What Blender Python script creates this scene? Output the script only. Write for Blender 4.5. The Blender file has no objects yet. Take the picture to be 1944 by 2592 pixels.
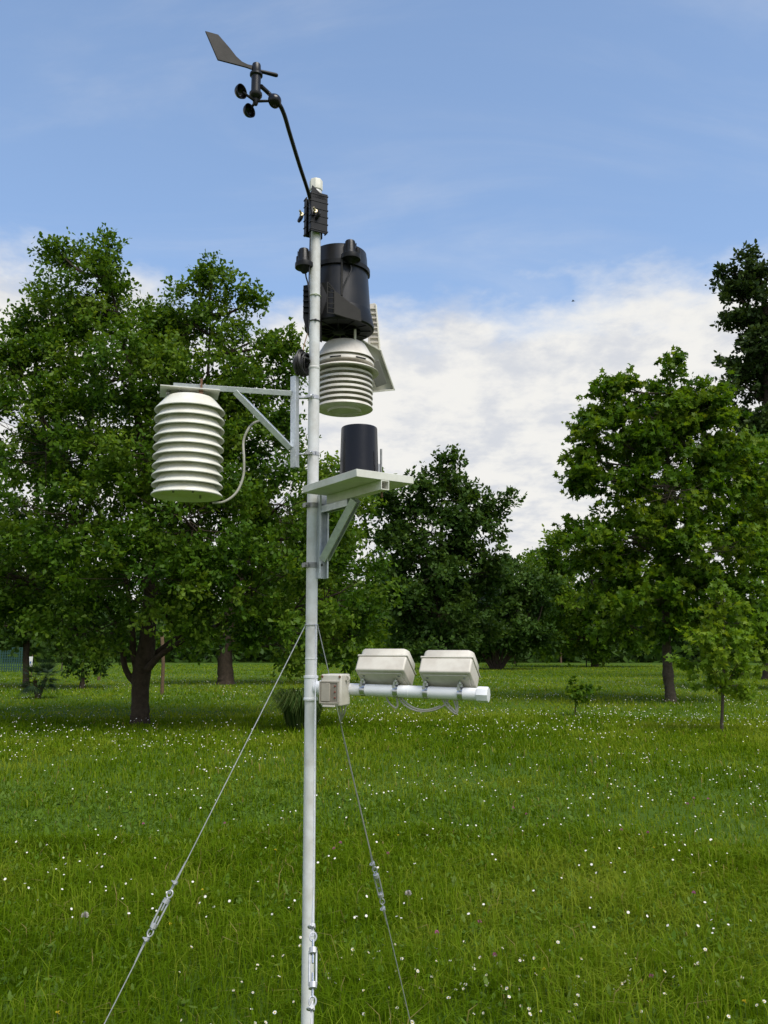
import bpy, math, random
import numpy as np
from mathutils import Vector, Matrix

random.seed(7)
rng = np.random.default_rng(7)
SC = bpy.context.scene
COL = SC.collection

# ------------------------------------------------------------------ camera
F, PITCH, EYE = 2157.0, math.radians(9.05), 1.6          # focal length in photo pixels (1944 x 2592)
cam_d = bpy.data.cameras.new('camera')
cam = bpy.data.objects.new('camera', cam_d)
COL.objects.link(cam)
cam.location = (0, 0, EYE)
cam.rotation_euler = (math.pi / 2 + PITCH, 0, 0)
cam_d.sensor_fit = 'VERTICAL'
cam_d.sensor_height = 24
cam_d.lens = 24 * F / 2592
cam_d.clip_start = 0.05
cam_d.clip_end = 2000
SC.camera = cam

# ------------------------------------------------------------------ sky and sun
SUN_EL, SUN_AZ = math.radians(57), math.radians(146)      # azimuth from +Y (view) clockwise: behind, to the right
w = bpy.data.worlds.new('World')
SC.world = w
w.use_nodes = True
nt = w.node_tree
nt.nodes.clear()
def wn(t, **kw):
    n = nt.nodes.new(t)
    for k, v in kw.items(): setattr(n, k, v)
    return n
def wm(op, a, b=None, clamp=False):
    n = wn('ShaderNodeMath', operation=op, use_clamp=clamp)
    for i, v in enumerate((a, b)):
        if v is None: continue
        if isinstance(v, (int, float)): n.inputs[i].default_value = v
        else: nt.links.new(v, n.inputs[i])
    return n.outputs[0]
def wramp(v, lo, hi):
    n = wn('ShaderNodeMapRange', interpolation_type='SMOOTHSTEP')
    nt.links.new(v, n.inputs[0])
    n.inputs[1].default_value = lo; n.inputs[2].default_value = hi
    return n.outputs[0]
sky = wn('ShaderNodeTexSky', sky_type='NISHITA')
sky.sun_disc = False
sky.sun_elevation = SUN_EL
sky.sun_rotation = SUN_AZ
sky.air_density = 1.0; sky.dust_density = 0.6; sky.ozone_density = 1.6
tc = wn('ShaderNodeTexCoord')
sp = wn('ShaderNodeSeparateXYZ'); nt.links.new(tc.outputs['Generated'], sp.inputs[0])
zz = wm('MAXIMUM', sp.outputs[2], 0.0)
den = wm('ADD', zz, 0.16)
cx = wm('DIVIDE', sp.outputs[0], den); cy = wm('DIVIDE', sp.outputs[1], den)
cv = wn('ShaderNodeCombineXYZ'); nt.links.new(cx, cv.inputs[0]); nt.links.new(cy, cv.inputs[1])
def wnoise(scale, detail, rough=0.55, dist=0.0, off=(0, 0, 0), sc=(1, 1, 1)):
    m = wn('ShaderNodeMapping'); m.inputs['Location'].default_value = off; m.inputs['Scale'].default_value = sc
    nt.links.new(cv.outputs[0], m.inputs[0])
    n = wn('ShaderNodeTexNoise'); n.inputs['Scale'].default_value = scale
    n.inputs['Detail'].default_value = detail; n.inputs['Roughness'].default_value = rough
    n.inputs['Distortion'].default_value = dist
    nt.links.new(m.outputs[0], n.inputs['Vector'])
    return n.outputs['Fac']
nA = wnoise(1.1, 3, 0.5, 0.3, (2.3, 1.7, 0))             # large banks
nB = wnoise(4.6, 6, 0.55, 0.1, (0, 5, 0))               # puffs
nC = wnoise(2.2, 6, 0.6, 0.8, (7, 1, 3), (0.6, 1.6, 1))  # thin wisps
nD = wnoise(4.2, 6, 0.6, 0.1, (4, 9, 1), (1.3, 1.0, 1))   # grey mottling of the cloud bank
nE = wnoise(13.0, 5, 0.6, 0.15, (1, 2, 0))                # small ripples
lowm = wramp(zz, 0.52, 0.27)                              # cloud bank sits low in the sky
cov = wm('ADD', wm('MULTIPLY', lowm, 1.25), wm('MULTIPLY', wm('SUBTRACT', nA, 0.5), 0.9))
cov = wm('ADD', cov, wm('MULTIPLY', wm('SUBTRACT', nB, 0.5), 1.05))
cov = wm('ADD', cov, wm('MULTIPLY', wm('SUBTRACT', nE, 0.5), 0.38))
bank = wramp(cov, 0.30, 0.95)
wisp = wm('MULTIPLY', wramp(nC, 0.42, 0.85), 0.22)
veil = wm('MAXIMUM', bank, wisp)
cr = wn('ShaderNodeMix', data_type='RGBA')
nt.links.new(wramp(wm('ADD', wm('MULTIPLY', nD, 0.78), wm('MULTIPLY', nE, 0.22)), 0.36, 0.58), cr.inputs[0])
cr.inputs[6].default_value = (3.55, 3.68, 3.95, 1)
cr.inputs[7].default_value = (4.7, 4.65, 4.5, 1)
hz = wn('ShaderNodeMix', data_type='RGBA')                # a faint overall milkiness of the blue
hf = wn('ShaderNodeMapRange'); nt.links.new(zz, hf.inputs[0])     # thin air haze, thicker towards the horizon
hf.inputs[1].default_value = 0.85; hf.inputs[2].default_value = 0.15; hf.inputs[3].default_value = 0.17; hf.inputs[4].default_value = 0.48
nt.links.new(hf.outputs[0], hz.inputs[0])
nt.links.new(sky.outputs[0], hz.inputs[6]); hz.inputs[7].default_value = (2.1, 3.2, 5.2, 1)
mx = wn('ShaderNodeMix', data_type='RGBA')
nt.links.new(veil, mx.inputs[0]); nt.links.new(hz.outputs[2], mx.inputs[6]); nt.links.new(cr.outputs[2], mx.inputs[7])
bg = wn('ShaderNodeBackground'); bg.inputs[1].default_value = 0.15
nt.links.new(mx.outputs[2], bg.inputs[0])
wo = wn('ShaderNodeOutputWorld'); nt.links.new(bg.outputs[0], wo.inputs[0])

sd = bpy.data.lights.new('sun', 'SUN')
sd.energy = 3.1; sd.angle = math.radians(36); sd.color = (1.0, 0.94, 0.84)
sun = bpy.data.objects.new('sun', sd); COL.objects.link(sun)
sdir = Vector((math.sin(SUN_AZ) * math.cos(SUN_EL), math.cos(SUN_AZ) * math.cos(SUN_EL), math.sin(SUN_EL)))
sun.rotation_euler = sdir.to_track_quat('Z', 'Y').to_euler()
sun.location = sdir * 50

SC.view_settings.view_transform = 'Standard'
SC.view_settings.look = 'None'
SC.view_settings.exposure = 0.35
SC.view_settings.gamma = 1.0
SC.view_settings.use_curve_mapping = False
SC.render.engine = 'CYCLES'
SC.cycles.max_bounces = 6
SC.cycles.transparent_max_bounces = 6
SC.cycles.use_denoising = True

# ------------------------------------------------------------------ survey helpers: photo pixel -> point in the place
UP, FW = Vector((0, -math.sin(PITCH), math.cos(PITCH))), Vector((0, math.cos(PITCH), math.sin(PITCH)))
C0 = Vector((0, 0, EYE))
def ray(px, py): return Vector((1, 0, 0)) * ((px - 972) / F) + UP * ((1296 - py) / F) + FW
def at(px, py, Y):
    d = ray(px, py); return C0 + d * (Y / d.y)
def at_z(px, py, z):
    d = ray(px, py); return C0 + d * ((z - EYE) / d.z)
def at_pl(px, py, p0, n):
    d = ray(px, py); return C0 + d * ((p0 - C0).dot(n) / d.dot(n))
def mpp(p): return (Vector(p) - C0).dot(FW) / F          # metres per photo pixel at a point
DS = 1944 / 1659.0
def dat(x, y, Y): return at(x * DS, y * DS, Y)
def z1(x, y): return (480 + x / 3.815, 40 + y / 3.815)
def z2(x, y): return (700 + x / 4.253, 560 + y / 4.253)
def z3(x, y): return (360 + x / 3.318, 920 + y / 3.318)
def z4(x, y): return (720 + x / 4.366, 1060 + y / 4.366)
def z5(x, y): return (740 + x / 3.19, 1600 + y / 3.19)
def z6(x, y): return (240 + x / 1.843, 2000 + y / 1.843)

# ------------------------------------------------------------------ materials
def mat(name, col, rough=0.5, metal=0.0, var=0.12, scale=14.0, bump=0.0, col2=None, spec=0.5, bscale=None):
    m = bpy.data.materials.new(name); m.use_nodes = True
    n = m.node_tree; b = n.nodes['Principled BSDF']
    b.inputs['Roughness'].default_value = rough; b.inputs['Metallic'].default_value = metal
    b.inputs['Specular IOR Level'].default_value = spec
    t = n.nodes.new('ShaderNodeTexCoord')
    no = n.nodes.new('ShaderNodeTexNoise'); no.inputs['Scale'].default_value = scale; no.inputs['Detail'].default_value = 6
    no.inputs['Roughness'].default_value = 0.65
    n.links.new(t.outputs['Object'], no.inputs['Vector'])
    r = n.nodes.new('ShaderNodeMapRange'); r.inputs[1].default_value = 0.38; r.inputs[2].default_value = 0.72
    n.links.new(no.outputs['Fac'], r.inputs[0])
    x = n.nodes.new('ShaderNodeMix'); x.data_type = 'RGBA'
    x.inputs[6].default_value = (*col, 1)
    x.inputs[7].default_value = (*(col2 if col2 else tuple(c * (1 - var) for c in col)), 1)
    n.links.new(r.outputs[0], x.inputs[0]); n.links.new(x.outputs[2], b.inputs['Base Color'])
    rr = n.nodes.new('ShaderNodeMapRange'); rr.inputs[3].default_value = max(0.05, rough - 0.07); rr.inputs[4].default_value = min(1, rough + 0.12)
    n.links.new(no.outputs['Fac'], rr.inputs[0]); n.links.new(rr.outputs[0], b.inputs['Roughness'])
    if bump:
        bm = n.nodes.new('ShaderNodeBump'); bm.inputs['Strength'].default_value = bump; bm.inputs['Distance'].default_value = 0.02
        n2 = n.nodes.new('ShaderNodeTexNoise'); n2.inputs['Scale'].default_value = bscale or scale * 3; n2.inputs['Detail'].default_value = 5
        n.links.new(t.outputs['Object'], n2.inputs['Vector'])
        n.links.new(n2.outputs['Fac'], bm.inputs['Height']); n.links.new(bm.outputs[0], b.inputs['Normal'])
    return m
def leafmat(name, dark, mid, light, trans=0.3, rough=0.5, spec=0.12, straw=False):
    m = bpy.data.materials.new(name); m.use_nodes = True
    n = m.node_tree; b = n.nodes['Principled BSDF']; out = n.nodes['Material Output']
    a = n.nodes.new('ShaderNodeAttribute'); a.attribute_name = 'tint'
    c = n.nodes.new('ShaderNodeValToRGB')
    e = c.color_ramp.elements
    e[0].position = 0.0; e[0].color = (*dark, 1); e[1].position = 1.0; e[1].color = (*light, 1)
    k = e.new(0.5); k.color = (*mid, 1)
    if straw:
        k = e.new(0.93); k.color = (*light, 1); e[len(e) - 1].color = (0.30, 0.25, 0.09, 1)
    n.links.new(a.outputs['Fac'], c.inputs[0]); n.links.new(c.outputs[0], b.inputs['Base Color'])
    b.inputs['Roughness'].default_value = rough; b.inputs['Specular IOR Level'].default_value = spec
    t = n.nodes.new('ShaderNodeBsdfTranslucent')
    h = n.nodes.new('ShaderNodeMix'); h.data_type = 'RGBA'; h.blend_type = 'MULTIPLY'; h.inputs[0].default_value = 1
    n.links.new(c.outputs[0], h.inputs[6]); h.inputs[7].default_value = (1.5, 1.35, 0.6, 1)
    n.links.new(h.outputs[2], t.inputs[0])
    x = n.nodes.new('ShaderNodeMixShader'); x.inputs[0].default_value = trans
    n.links.new(b.outputs[0], x.inputs[1]); n.links.new(t.outputs[0], x.inputs[2]); n.links.new(x.outputs[0], out.inputs[0])
    return m
M = dict(
    pvc=mat('white_pvc', (0.66, 0.67, 0.67), 0.38, var=0.10, scale=24, col2=(0.50, 0.49, 0.46)),
    pvc_clean=mat('white_pvc_side', (0.74, 0.75, 0.77), 0.35, var=0.08, scale=25),
    shield=mat('cream_white_shield', (0.72, 0.71, 0.63), 0.48, scale=22, col2=(0.58, 0.56, 0.47)),
    shield2=mat('warm_white_shield', (0.66, 0.63, 0.57), 0.5, scale=26, col2=(0.52, 0.48, 0.42)),
    board=mat('white_board', (0.66, 0.66, 0.60), 0.55, scale=18, col2=(0.52, 0.51, 0.44)),
    cream=mat('cream_plastic', (0.59, 0.56, 0.49), 0.5, scale=20, col2=(0.46, 0.42, 0.36)),
    cream_dark=mat('cream_plate', (0.40, 0.36, 0.30), 0.55, scale=30, col2=(0.28, 0.25, 0.21)),
    black=mat('black_plastic', (0.006, 0.006, 0.006), 0.42, var=0.3, scale=40, spec=0.3),
    black2=mat('weathered_black_plastic', (0.009, 0.009, 0.010), 0.34, scale=26, col2=(0.016, 0.015, 0.014), spec=0.35),
    gloss=mat('gloss_black_plastic', (0.007, 0.006, 0.007), 0.22, var=0.2, scale=20, spec=0.35),
    brown=mat('dull_olive_plastic', (0.022, 0.020, 0.016), 0.55, scale=25, col2=(0.015, 0.013, 0.011), spec=0.3),
    zinc=mat('galvanised_steel', (0.62, 0.65, 0.67), 0.42, 0.75, scale=60, col2=(0.46, 0.49, 0.52), bump=0.05),
    steel=mat('bright_steel', (0.60, 0.61, 0.63), 0.26, 0.95, var=0.3, scale=80),
    dullsteel=mat('dull_clamp_steel', (0.34, 0.34, 0.33), 0.45, 0.8, var=0.4, scale=70),
    wire=mat('galvanised_wire', (0.50, 0.51, 0.52), 0.5, 0.6, var=0.3, scale=90),
    rust=mat('rusty_steel', (0.16, 0.07, 0.035), 0.75, 0.2, scale=90, col2=(0.28, 0.2, 0.14)),
    brass=mat('brass_bolt', (0.55, 0.47, 0.30), 0.4, 0.7, var=0.3, scale=80),
    cable=mat('grey_cable', (0.34, 0.33, 0.28), 0.6, scale=30),
    tan=mat('tan_cable', (0.42, 0.28, 0.19), 0.6, scale=30),
    blackcable=mat('black_cable', (0.012, 0.011, 0.011), 0.45, scale=30),
    tie=mat('pale_green_tie', (0.42, 0.46, 0.34), 0.5, scale=30),
    window=mat('switch_window', (0.20, 0.17, 0.14), 0.3, scale=40, col2=(0.26, 0.22, 0.18)),
    red=mat('red_screw', (0.20, 0.05, 0.03), 0.5),
    pvgrey=mat('grey_inner_panel', (0.17, 0.17, 0.15), 0.5, scale=40),
    bark=mat('dark_bark', (0.060, 0.045, 0.032), 0.9, scale=9, col2=(0.030, 0.022, 0.016), bump=0.9, spec=0.2, bscale=22),
    bark2=mat('grey_bark', (0.085, 0.070, 0.052), 0.9, scale=9, col2=(0.045, 0.036, 0.027), bump=0.8, spec=0.2, bscale=25),
    palmbark=mat('palm_bark', (0.11, 0.07, 0.04), 0.95, scale=12, col2=(0.05, 0.035, 0.02), bump=1.0, spec=0.1),
    post=mat('brown_wood_post', (0.13, 0.085, 0.05), 0.85, scale=15, col2=(0.08, 0.055, 0.035), bump=0.4, spec=0.2),
    sign=mat('white_sheet', (0.75, 0.75, 0.73), 0.6),
    blue=mat('blue_print', (0.03, 0.12, 0.35), 0.6),
    net=mat('green_fence_net', (0.012, 0.055, 0.045), 0.7, scale=5),
    petal=mat('daisy_petal', (0.68, 0.65, 0.58), 0.6, var=0.08),
    yolk=mat('daisy_centre', (0.62, 0.45, 0.06), 0.7),
    stem=mat('flower_stem', (0.07, 0.12, 0.025), 0.6),
    pink=mat('clover_pink', (0.36, 0.10, 0.20), 0.7, col2=(0.46, 0.24, 0.30)),
    butter=mat('buttercup_yellow', (0.66, 0.52, 0.03), 0.5),
    fluff=mat('seed_fluff', (0.50, 0.47, 0.42), 0.9),
    bird=mat('dark_feather', (0.03, 0.035, 0.035), 0.7),
    grass=leafmat('grass_blade', (0.050, 0.104, 0.002), (0.116, 0.196, 0.004), (0.235, 0.290, 0.026), 0.45, 0.65, 0.05, straw=True),
    weed=leafmat('broad_weed_leaf', (0.052, 0.115, 0.008), (0.095, 0.175, 0.014), (0.175, 0.240, 0.045), 0.40, 0.45),
    oak=leafmat('oak_leaf', (0.024, 0.066, 0.004), (0.066, 0.138, 0.009), (0.150, 0.228, 0.024), 0.42, 0.42),
    oak2=leafmat('shrub_leaf', (0.022, 0.055, 0.009), (0.044, 0.092, 0.014), (0.085, 0.145, 0.026), 0.34, 0.5),
    maple=leafmat('maple_leaf', (0.032, 0.084, 0.005), (0.078, 0.158, 0.009), (0.170, 0.245, 0.020), 0.46, 0.42),
    young=leafmat('young_maple_leaf', (0.070, 0.150, 0.010), (0.135, 0.235, 0.016), (0.240, 0.320, 0.030), 0.48, 0.42),
    poplar=leafmat('poplar_leaf', (0.018, 0.038, 0.009), (0.036, 0.066, 0.014), (0.070, 0.108, 0.028), 0.26, 0.5),
    palm=leafmat('palm_frond', (0.014, 0.034, 0.014), (0.028, 0.056, 0.022), (0.055, 0.090, 0.038), 0.2, 0.5),
    reed=leafmat('tall_grass_blade', (0.020, 0.050, 0.010), (0.045, 0.085, 0.016), (0.120, 0.160, 0.050), 0.25, 0.5),
)

# ------------------------------------------------------------------ object helpers
ORIGIN = {}
def tag(o, label=None, cat=None, group=None, kind=None):
    if label: o['label'] = label
    if cat: o['category'] = cat
    if group: o['group'] = group
    if kind: o['kind'] = kind
    return o
def thing(name, loc, label, cat, group=None):
    o = bpy.data.objects.new(name, None); COL.objects.link(o)
    o.empty_display_size = 0.05
    o.location = loc; ORIGIN[o] = Vector(loc)
    return tag(o, label, cat, group)
def link(name, me, mats, parent=None, origin=None):
    o = bpy.data.objects.new(name, me); COL.objects.link(o)
    for m in (mats if isinstance(mats, (list, tuple)) else [mats]): me.materials.append(m)
    if parent:
        o.parent = parent; ORIGIN[o] = ORIGIN[parent]
    else:
        ORIGIN[o] = Vector(origin) if origin is not None else Vector((0, 0, 0)); o.location = ORIGIN[o]
    return o
def basis(d, hint=None):
    d = Vector(d).normalized()
    h = Vector(hint) if hint is not None else (Vector((0, 0, 1)) if abs(d.z) < 0.9 else Vector((1, 0, 0)))
    a = (h - d * h.dot(d)).normalized()
    return a, d.cross(a), d
class MB:
    def __init__(s): s.v = []; s.f = []; s.mi = []; s.cur = 0
    def add(s, vs, fs):
        k = len(s.v); s.v += [Vector(p) for p in vs]; s.f += [[i + k for i in f] for f in fs]; s.mi += [s.cur] * len(fs); return s
    def box(s, c, size, X=(1, 0, 0), Y=(0, 1, 0), Z=(0, 0, 1)):
        X, Y, Z, c = Vector(X), Vector(Y), Vector(Z), Vector(c)
        vs = [c + X * (a * size[0] / 2) + Y * (b * size[1] / 2) + Z * (e * size[2] / 2) for a in (-1, 1) for b in (-1, 1) for e in (-1, 1)]
        return s.add(vs, [(0, 1, 3, 2), (4, 6, 7, 5), (0, 4, 5, 1), (2, 3, 7, 6), (0, 2, 6, 4), (1, 5, 7, 3)])
    def prism(s, poly, t):
        n = len(poly); t = Vector(t); vs = [Vector(p) for p in poly] + [Vector(p) + t for p in poly]
        return s.add(vs, [tuple(range(n))[::-1], tuple(range(n, 2 * n))] + [(i, (i + 1) % n, n + (i + 1) % n, n + i) for i in range(n)])
    def tube(s, pts, r, n=10, caps=True, hint=None):
        pts = [Vector(p) for p in pts]; m = len(pts)
        rs = r if isinstance(r, (list, tuple)) else [r] * m
        vs = []; a = None
        for i, p in enumerate(pts):
            d = (pts[min(i + 1, m - 1)] - pts[max(i - 1, 0)])
            if d.length < 1e-9: d = Vector((0, 0, 1))
            d.normalize()
            if a is None: a = basis(d, hint)[0]
            else: a = (a - d * a.dot(d)); a.normalize()
            b = d.cross(a)
            vs += [p + (a * math.cos(2 * math.pi * k / n) + b * math.sin(2 * math.pi * k / n)) * rs[i] for k in range(n)]
        fs = [(i * n + k, i * n + (k + 1) % n, (i + 1) * n + (k + 1) % n, (i + 1) * n + k) for i in range(m - 1) for k in range(n)]
        if caps: fs += [tuple(range(n))[::-1], tuple(range((m - 1) * n, m * n))]
        return s.add(vs, fs)
    def lathe(s, prof, c, axis=(0, 0, 1), n=40, closed=False):
        a, b, d = basis(axis); c = Vector(c); m = len(prof); vs = []
        for r, h in prof:
            vs += [c + d * h + (a * math.cos(2 * math.pi * k / n) + b * math.sin(2 * math.pi * k / n)) * r for k in range(n)]
        rg = range(m) if closed else range(m - 1)
        fs = [(i * n + k, i * n + (k + 1) % n, ((i + 1) % m) * n + (k + 1) % n, ((i + 1) % m) * n + k) for i in rg for k in range(n)]
        if not closed:
            if prof[0][0] > 1e-6: fs.append(tuple(range(n))[::-1])
            if prof[-1][0] > 1e-6: fs.append(tuple(range((m - 1) * n, m * n)))
        return s.add(vs, fs)
    def channel(s, p0, p1, out, wd, dp, t=0.0018):
        """C-section bar, open towards `out`; wd across, dp deep."""
        p0, p1 = Vector(p0), Vector(p1); d = (p1 - p0).normalized()
        o = Vector(out); o = (o - d * o.dot(d)).normalized(); x = d.cross(o)
        h = wd / 2
        pf = [(-h, dp), (-h, 0), (h, 0), (h, dp), (h - t * 2.2, dp), (h - t * 2.2, dp - t), (h - t, dp - t), (h - t, t), (-h + t, t), (-h + t, dp - t), (-h + t * 2.2, dp - t), (-h + t * 2.2, dp)]
        return s.prism([p0 + x * a + o * (b - dp / 2) for a, b in pf], p1 - p0)
    def ring(s, c, axis, R, r, n=20, k=6, a0=0, a1=2 * math.pi, sx=1.0, hint=None):
        a, b, d = basis(axis, hint); c = Vector(c)
        m = n if abs(a1 - a0) > 6.2 else n + 1
        pts = [c + (a * (math.cos(a0 + (a1 - a0) * i / n) * sx) + b * math.sin(a0 + (a1 - a0) * i / n)) * R for i in range(m)]
        if m == n: pts += [pts[0], pts[1]]
        return s.tube(pts, r, k, caps=m != n)
    def build(s, name, mats, parent=None, smooth=35, bevel=0.0, origin=None, seg=2):
        if parent is None and origin is None:
            origin = sum(s.v, Vector()) / len(s.v); origin.z = min(p.z for p in s.v)
        og = ORIGIN[parent] if parent else Vector(origin)
        me = bpy.data.meshes.new(name)
        me.from_pydata([p - og for p in s.v], [], s.f)
        if any(s.mi): me.polygons.foreach_set('material_index', s.mi)
        me.validate(); me.update()
        import bmesh
        bm = bmesh.new(); bm.from_mesh(me); bmesh.ops.recalc_face_normals(bm, faces=bm.faces); bm.to_mesh(me); bm.free()
        if smooth:
            me.polygons.foreach_set('use_smooth', [True] * len(me.polygons))
            me.set_sharp_from_angle(angle=math.radians(smooth))
        o = link(name, me, mats, parent, og)
        if bevel:
            b = o.modifiers.new('bevel', 'BEVEL'); b.width = bevel; b.segments = seg; b.limit_method = 'ANGLE'; b.angle_limit = math.radians(40)
        return o
def smooth_path(pts, n=8):
    pts = [Vector(p) for p in pts]; out = []
    q = [pts[0] * 2 - pts[1]] + pts + [pts[-1] * 2 - pts[-2]]
    for i in range(1, len(q) - 2):
        for k in range(n):
            t = k / n; a, b, c, d = q[i - 1], q[i], q[i + 1], q[i + 2]
            out.append(0.5 * ((2 * b) + (c - a) * t + (2 * a - 5 * b + 4 * c - d) * t * t + (3 * b - a - 3 * c + d) * t ** 3))
    return out + [pts[-1]]
def npmesh(name, V, k, mats, parent=None, origin=(0, 0, 0), tint=None, kind=None, smooth=False):
    """V: (n, k, 3) -> n separate k-gons."""
    n = V.shape[0]; og = np.array(ORIGIN[parent] if parent else origin, dtype=np.float32)
    me = bpy.data.meshes.new(name)
    me.vertices.add(n * k); me.vertices.foreach_set('co', (V.reshape(-1, 3).astype(np.float32) - og).ravel())
    me.loops.add(n * k); me.loops.foreach_set('vertex_index', np.arange(n * k, dtype=np.int32))
    me.polygons.add(n); me.polygons.foreach_set('loop_start', np.arange(0, n * k, k, dtype=np.int32))
    if tint is not None:
        a = me.attributes.new('tint', 'FLOAT', 'FACE'); a.data.foreach_set('value', np.clip(tint, 0, 1).astype(np.float32))
    me.update(calc_edges=True)
    return link(name, me, mats, parent, origin)
def nrm(a): return a / np.maximum(np.linalg.norm(a, axis=-1, keepdims=True), 1e-9)
_vg = rng.random((64, 64))
def vnoise(x, y, s):
    x = x / s + 17.3; y = y / s + 5.1
    i = np.floor(x).astype(int); j = np.floor(y).astype(int); u = x - i; v = y - j
    u = u * u * (3 - 2 * u); v = v * v * (3 - 2 * v)
    g = lambda a, b: _vg[a % 64, b % 64]
    return (g(i, j) * (1 - u) + g(i + 1, j) * u) * (1 - v) + (g(i, j + 1) * (1 - u) + g(i + 1, j + 1) * u) * v

# ------------------------------------------------------------------ ground
gm = mat('meadow_soil', (0.045, 0.085, 0.008), 0.95, scale=0.6, col2=(0.070, 0.120, 0.014), spec=0.1)
g = MB(); g.add([(-500, -300, 0), (500, -300, 0), (500, 900, 0), (-500, 900, 0)], [(0, 1, 2, 3)])
tag(g.build('ground', gm, smooth=0, origin=(0, 0, 0)), kind='structure')

# grass: real blades, density falling with distance
def grass_points(n, r0, r1, p, half=0.72):
    u = rng.random(n)
    r = r0 * (r1 / r0) ** u if p == 0 else (r0 ** p + u * (r1 ** p - r0 ** p)) ** (1 / p)
    a = (rng.random(n) * 2 - 1) * half
    return r * np.sin(a), r * np.cos(a), r
def blades(n, r0, r1, p, wscale, kind):
    x, y, r = grass_points(n, r0, r1, p)
    hgt = 0.40 + 1.0 * vnoise(x, y, 0.55) + 0.6 * vnoise(x + 40, y, 2.3)
    L = (0.040 + 0.070 * rng.random(n) ** 1.6) * hgt
    L = L * np.clip(1.45 - .045 * r, 1.0, 1.3)
    tall = rng.random(n) < 0.05; L = np.where(tall, L * 1.6 + 0.04, L)
    wd = wscale * np.maximum(r, 4.5) * (0.7 + 0.8 * rng.random(n)) * np.where(tall, 0.7, 1)
    ph = rng.random(n) * 2 * np.pi; th = ph + np.pi / 2 + (rng.random(n) - .5) * 1.1
    side = np.stack([np.cos(th), np.sin(th), np.zeros(n)], -1)
    bd = np.stack([np.cos(ph), np.sin(ph), np.zeros(n)], -1)
    bend = 0.25 + 0.85 * rng.random(n)
    B = np.stack([x, y, np.full(n, -0.004)], -1)
    up = np.array([0, 0, 1.0])
    mid = B + up * (L * 0.62)[:, None] + bd * (L * bend * 0.25)[:, None]
    tip = B + up * (L * (1.0 - 0.35 * bend))[:, None] + bd * (L * bend)[:, None]
    s = side * (wd / 2)[:, None]
    if kind == 0: V = np.concatenate([np.stack([B - s, B + s, mid + s * .85, mid - s * .85], 1), np.stack([mid - s * .85, mid + s * .85, tip + s * .06, tip - s * .06], 1)])
    else: V = np.stack([B - s * 1.2, B + s * 1.2, tip], 1)
    t = 0.02 + 0.42 * vnoise(x + 9, y + 3, 1.5) + 0.30 * vnoise(x, y, 0.30) + .34 * vnoise(x - 7, y + 2, 4.0) + rng.normal(0, 0.13, n)
    u_ = rng.random(n); t = np.minimum(t, .9); t = np.where(u_ < 0.035, .92, np.where(u_ > .985, 1.0, t))
    return V, (np.tile(t, 2) if kind == 0 else t)
Va, ta = blades(112000, 2.6, 7.8, 2, 0.00108, 0)
Vb, tb = blades(88000, 7, 21, 1, 0.00108, 0)
npm = npmesh('grass', np.concatenate([Va, Vb]), 4, M['grass'], tint=np.concatenate([ta, tb]))
tag(npm, 'fresh green meadow grass round the mast and up to the oak', 'grass', kind='stuff')
Vc, tc_ = blades(170000, 14, 85, 0, 0.00108, 1)
npm = npmesh('distant_grass', Vc, 3, M['grass'], tint=tc_)
tag(npm, 'green meadow grass stretching back under the far trees', 'grass', kind='stuff')

# broad weed leaves in the near sward
def leaves_poly(P, A, N, L, T, fold=0.12):
    A = nrm(A); S = nrm(np.cross(N, A)); N2 = nrm(np.cross(A, S))
    T = np.asarray(T); z = -fold * np.abs(T[:, 1]) - 0.10 * T[:, 0] ** 2
    return P[:, None, :] + L[:, None, None] * (T[None, :, 0, None] * A[:, None, :] + T[None, :, 1, None] * S[:, None, :] + z[None, :, None] * N2[:, None, :])
n = 34000
x, y, r = grass_points(n, 2.7, 11, 1.6)
keep = vnoise(x + 3, y - 8, 0.8) * 0.8 + 0.4 * rng.random(n) > 0.50
x, y = x[keep], y[keep]; n = len(x)
ph = rng.random(n) * 2 * np.pi; el = rng.random(n) * 1.15
A = np.stack([np.cos(ph) * np.cos(el), np.sin(ph) * np.cos(el), np.sin(el)], -1)
N = nrm(np.stack([-np.cos(ph) * np.sin(el), -np.sin(ph) * np.sin(el), np.cos(el)], -1) + rng.normal(0, 0.25, (n, 3)))
big = rng.random(n) < 0.13; el = np.where(big, .2 + el * .75, el)
A = np.stack([np.cos(ph) * np.cos(el), np.sin(ph) * np.cos(el), np.sin(el)], -1)
L = np.where(big, 0.05 + 0.07 * rng.random(n), 0.018 + 0.034 * rng.random(n))
P = np.stack([x, y, np.where(big, 0.012, 0.03 + 0.06 * rng.random(n))], -1)
TW = [(0, -0.03), (0.3, -0.2), (0.65, -0.19), (1, 0), (0.65, 0.19), (0.3, 0.2), (0, 0.03)]
V = leaves_poly(P, A, N, L, TW, 0.25)
tag(npmesh('weed_leaves', V, 7, M['weed'], tint=0.3 + 0.5 * rng.random(n)), 'broad clover and plantain leaves among the near grass', 'weeds', kind='stuff')
# ------------------------------------------------------------------ trees
T_OAK = [(0, 0), (.35, -.17), (.72, -.29), (1, 0), (.72, .29), (.35, .17)]
T_MAPLE = [(.06, 0), (.05, -.46), (.34, -.24), (.62, -.46), (.62, -.17), (1, 0), (.62, .17), (.62, .46), (.34, .24), (.05, .46)]
T_OVAL = [(0, 0), (.35, -.27), (.75, -.2), (1, 0), (.75, .2), (.35, .27)]
T_QUAD = [(0, 0), (.5, -.3), (1, 0), (.5, .3)]

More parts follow.
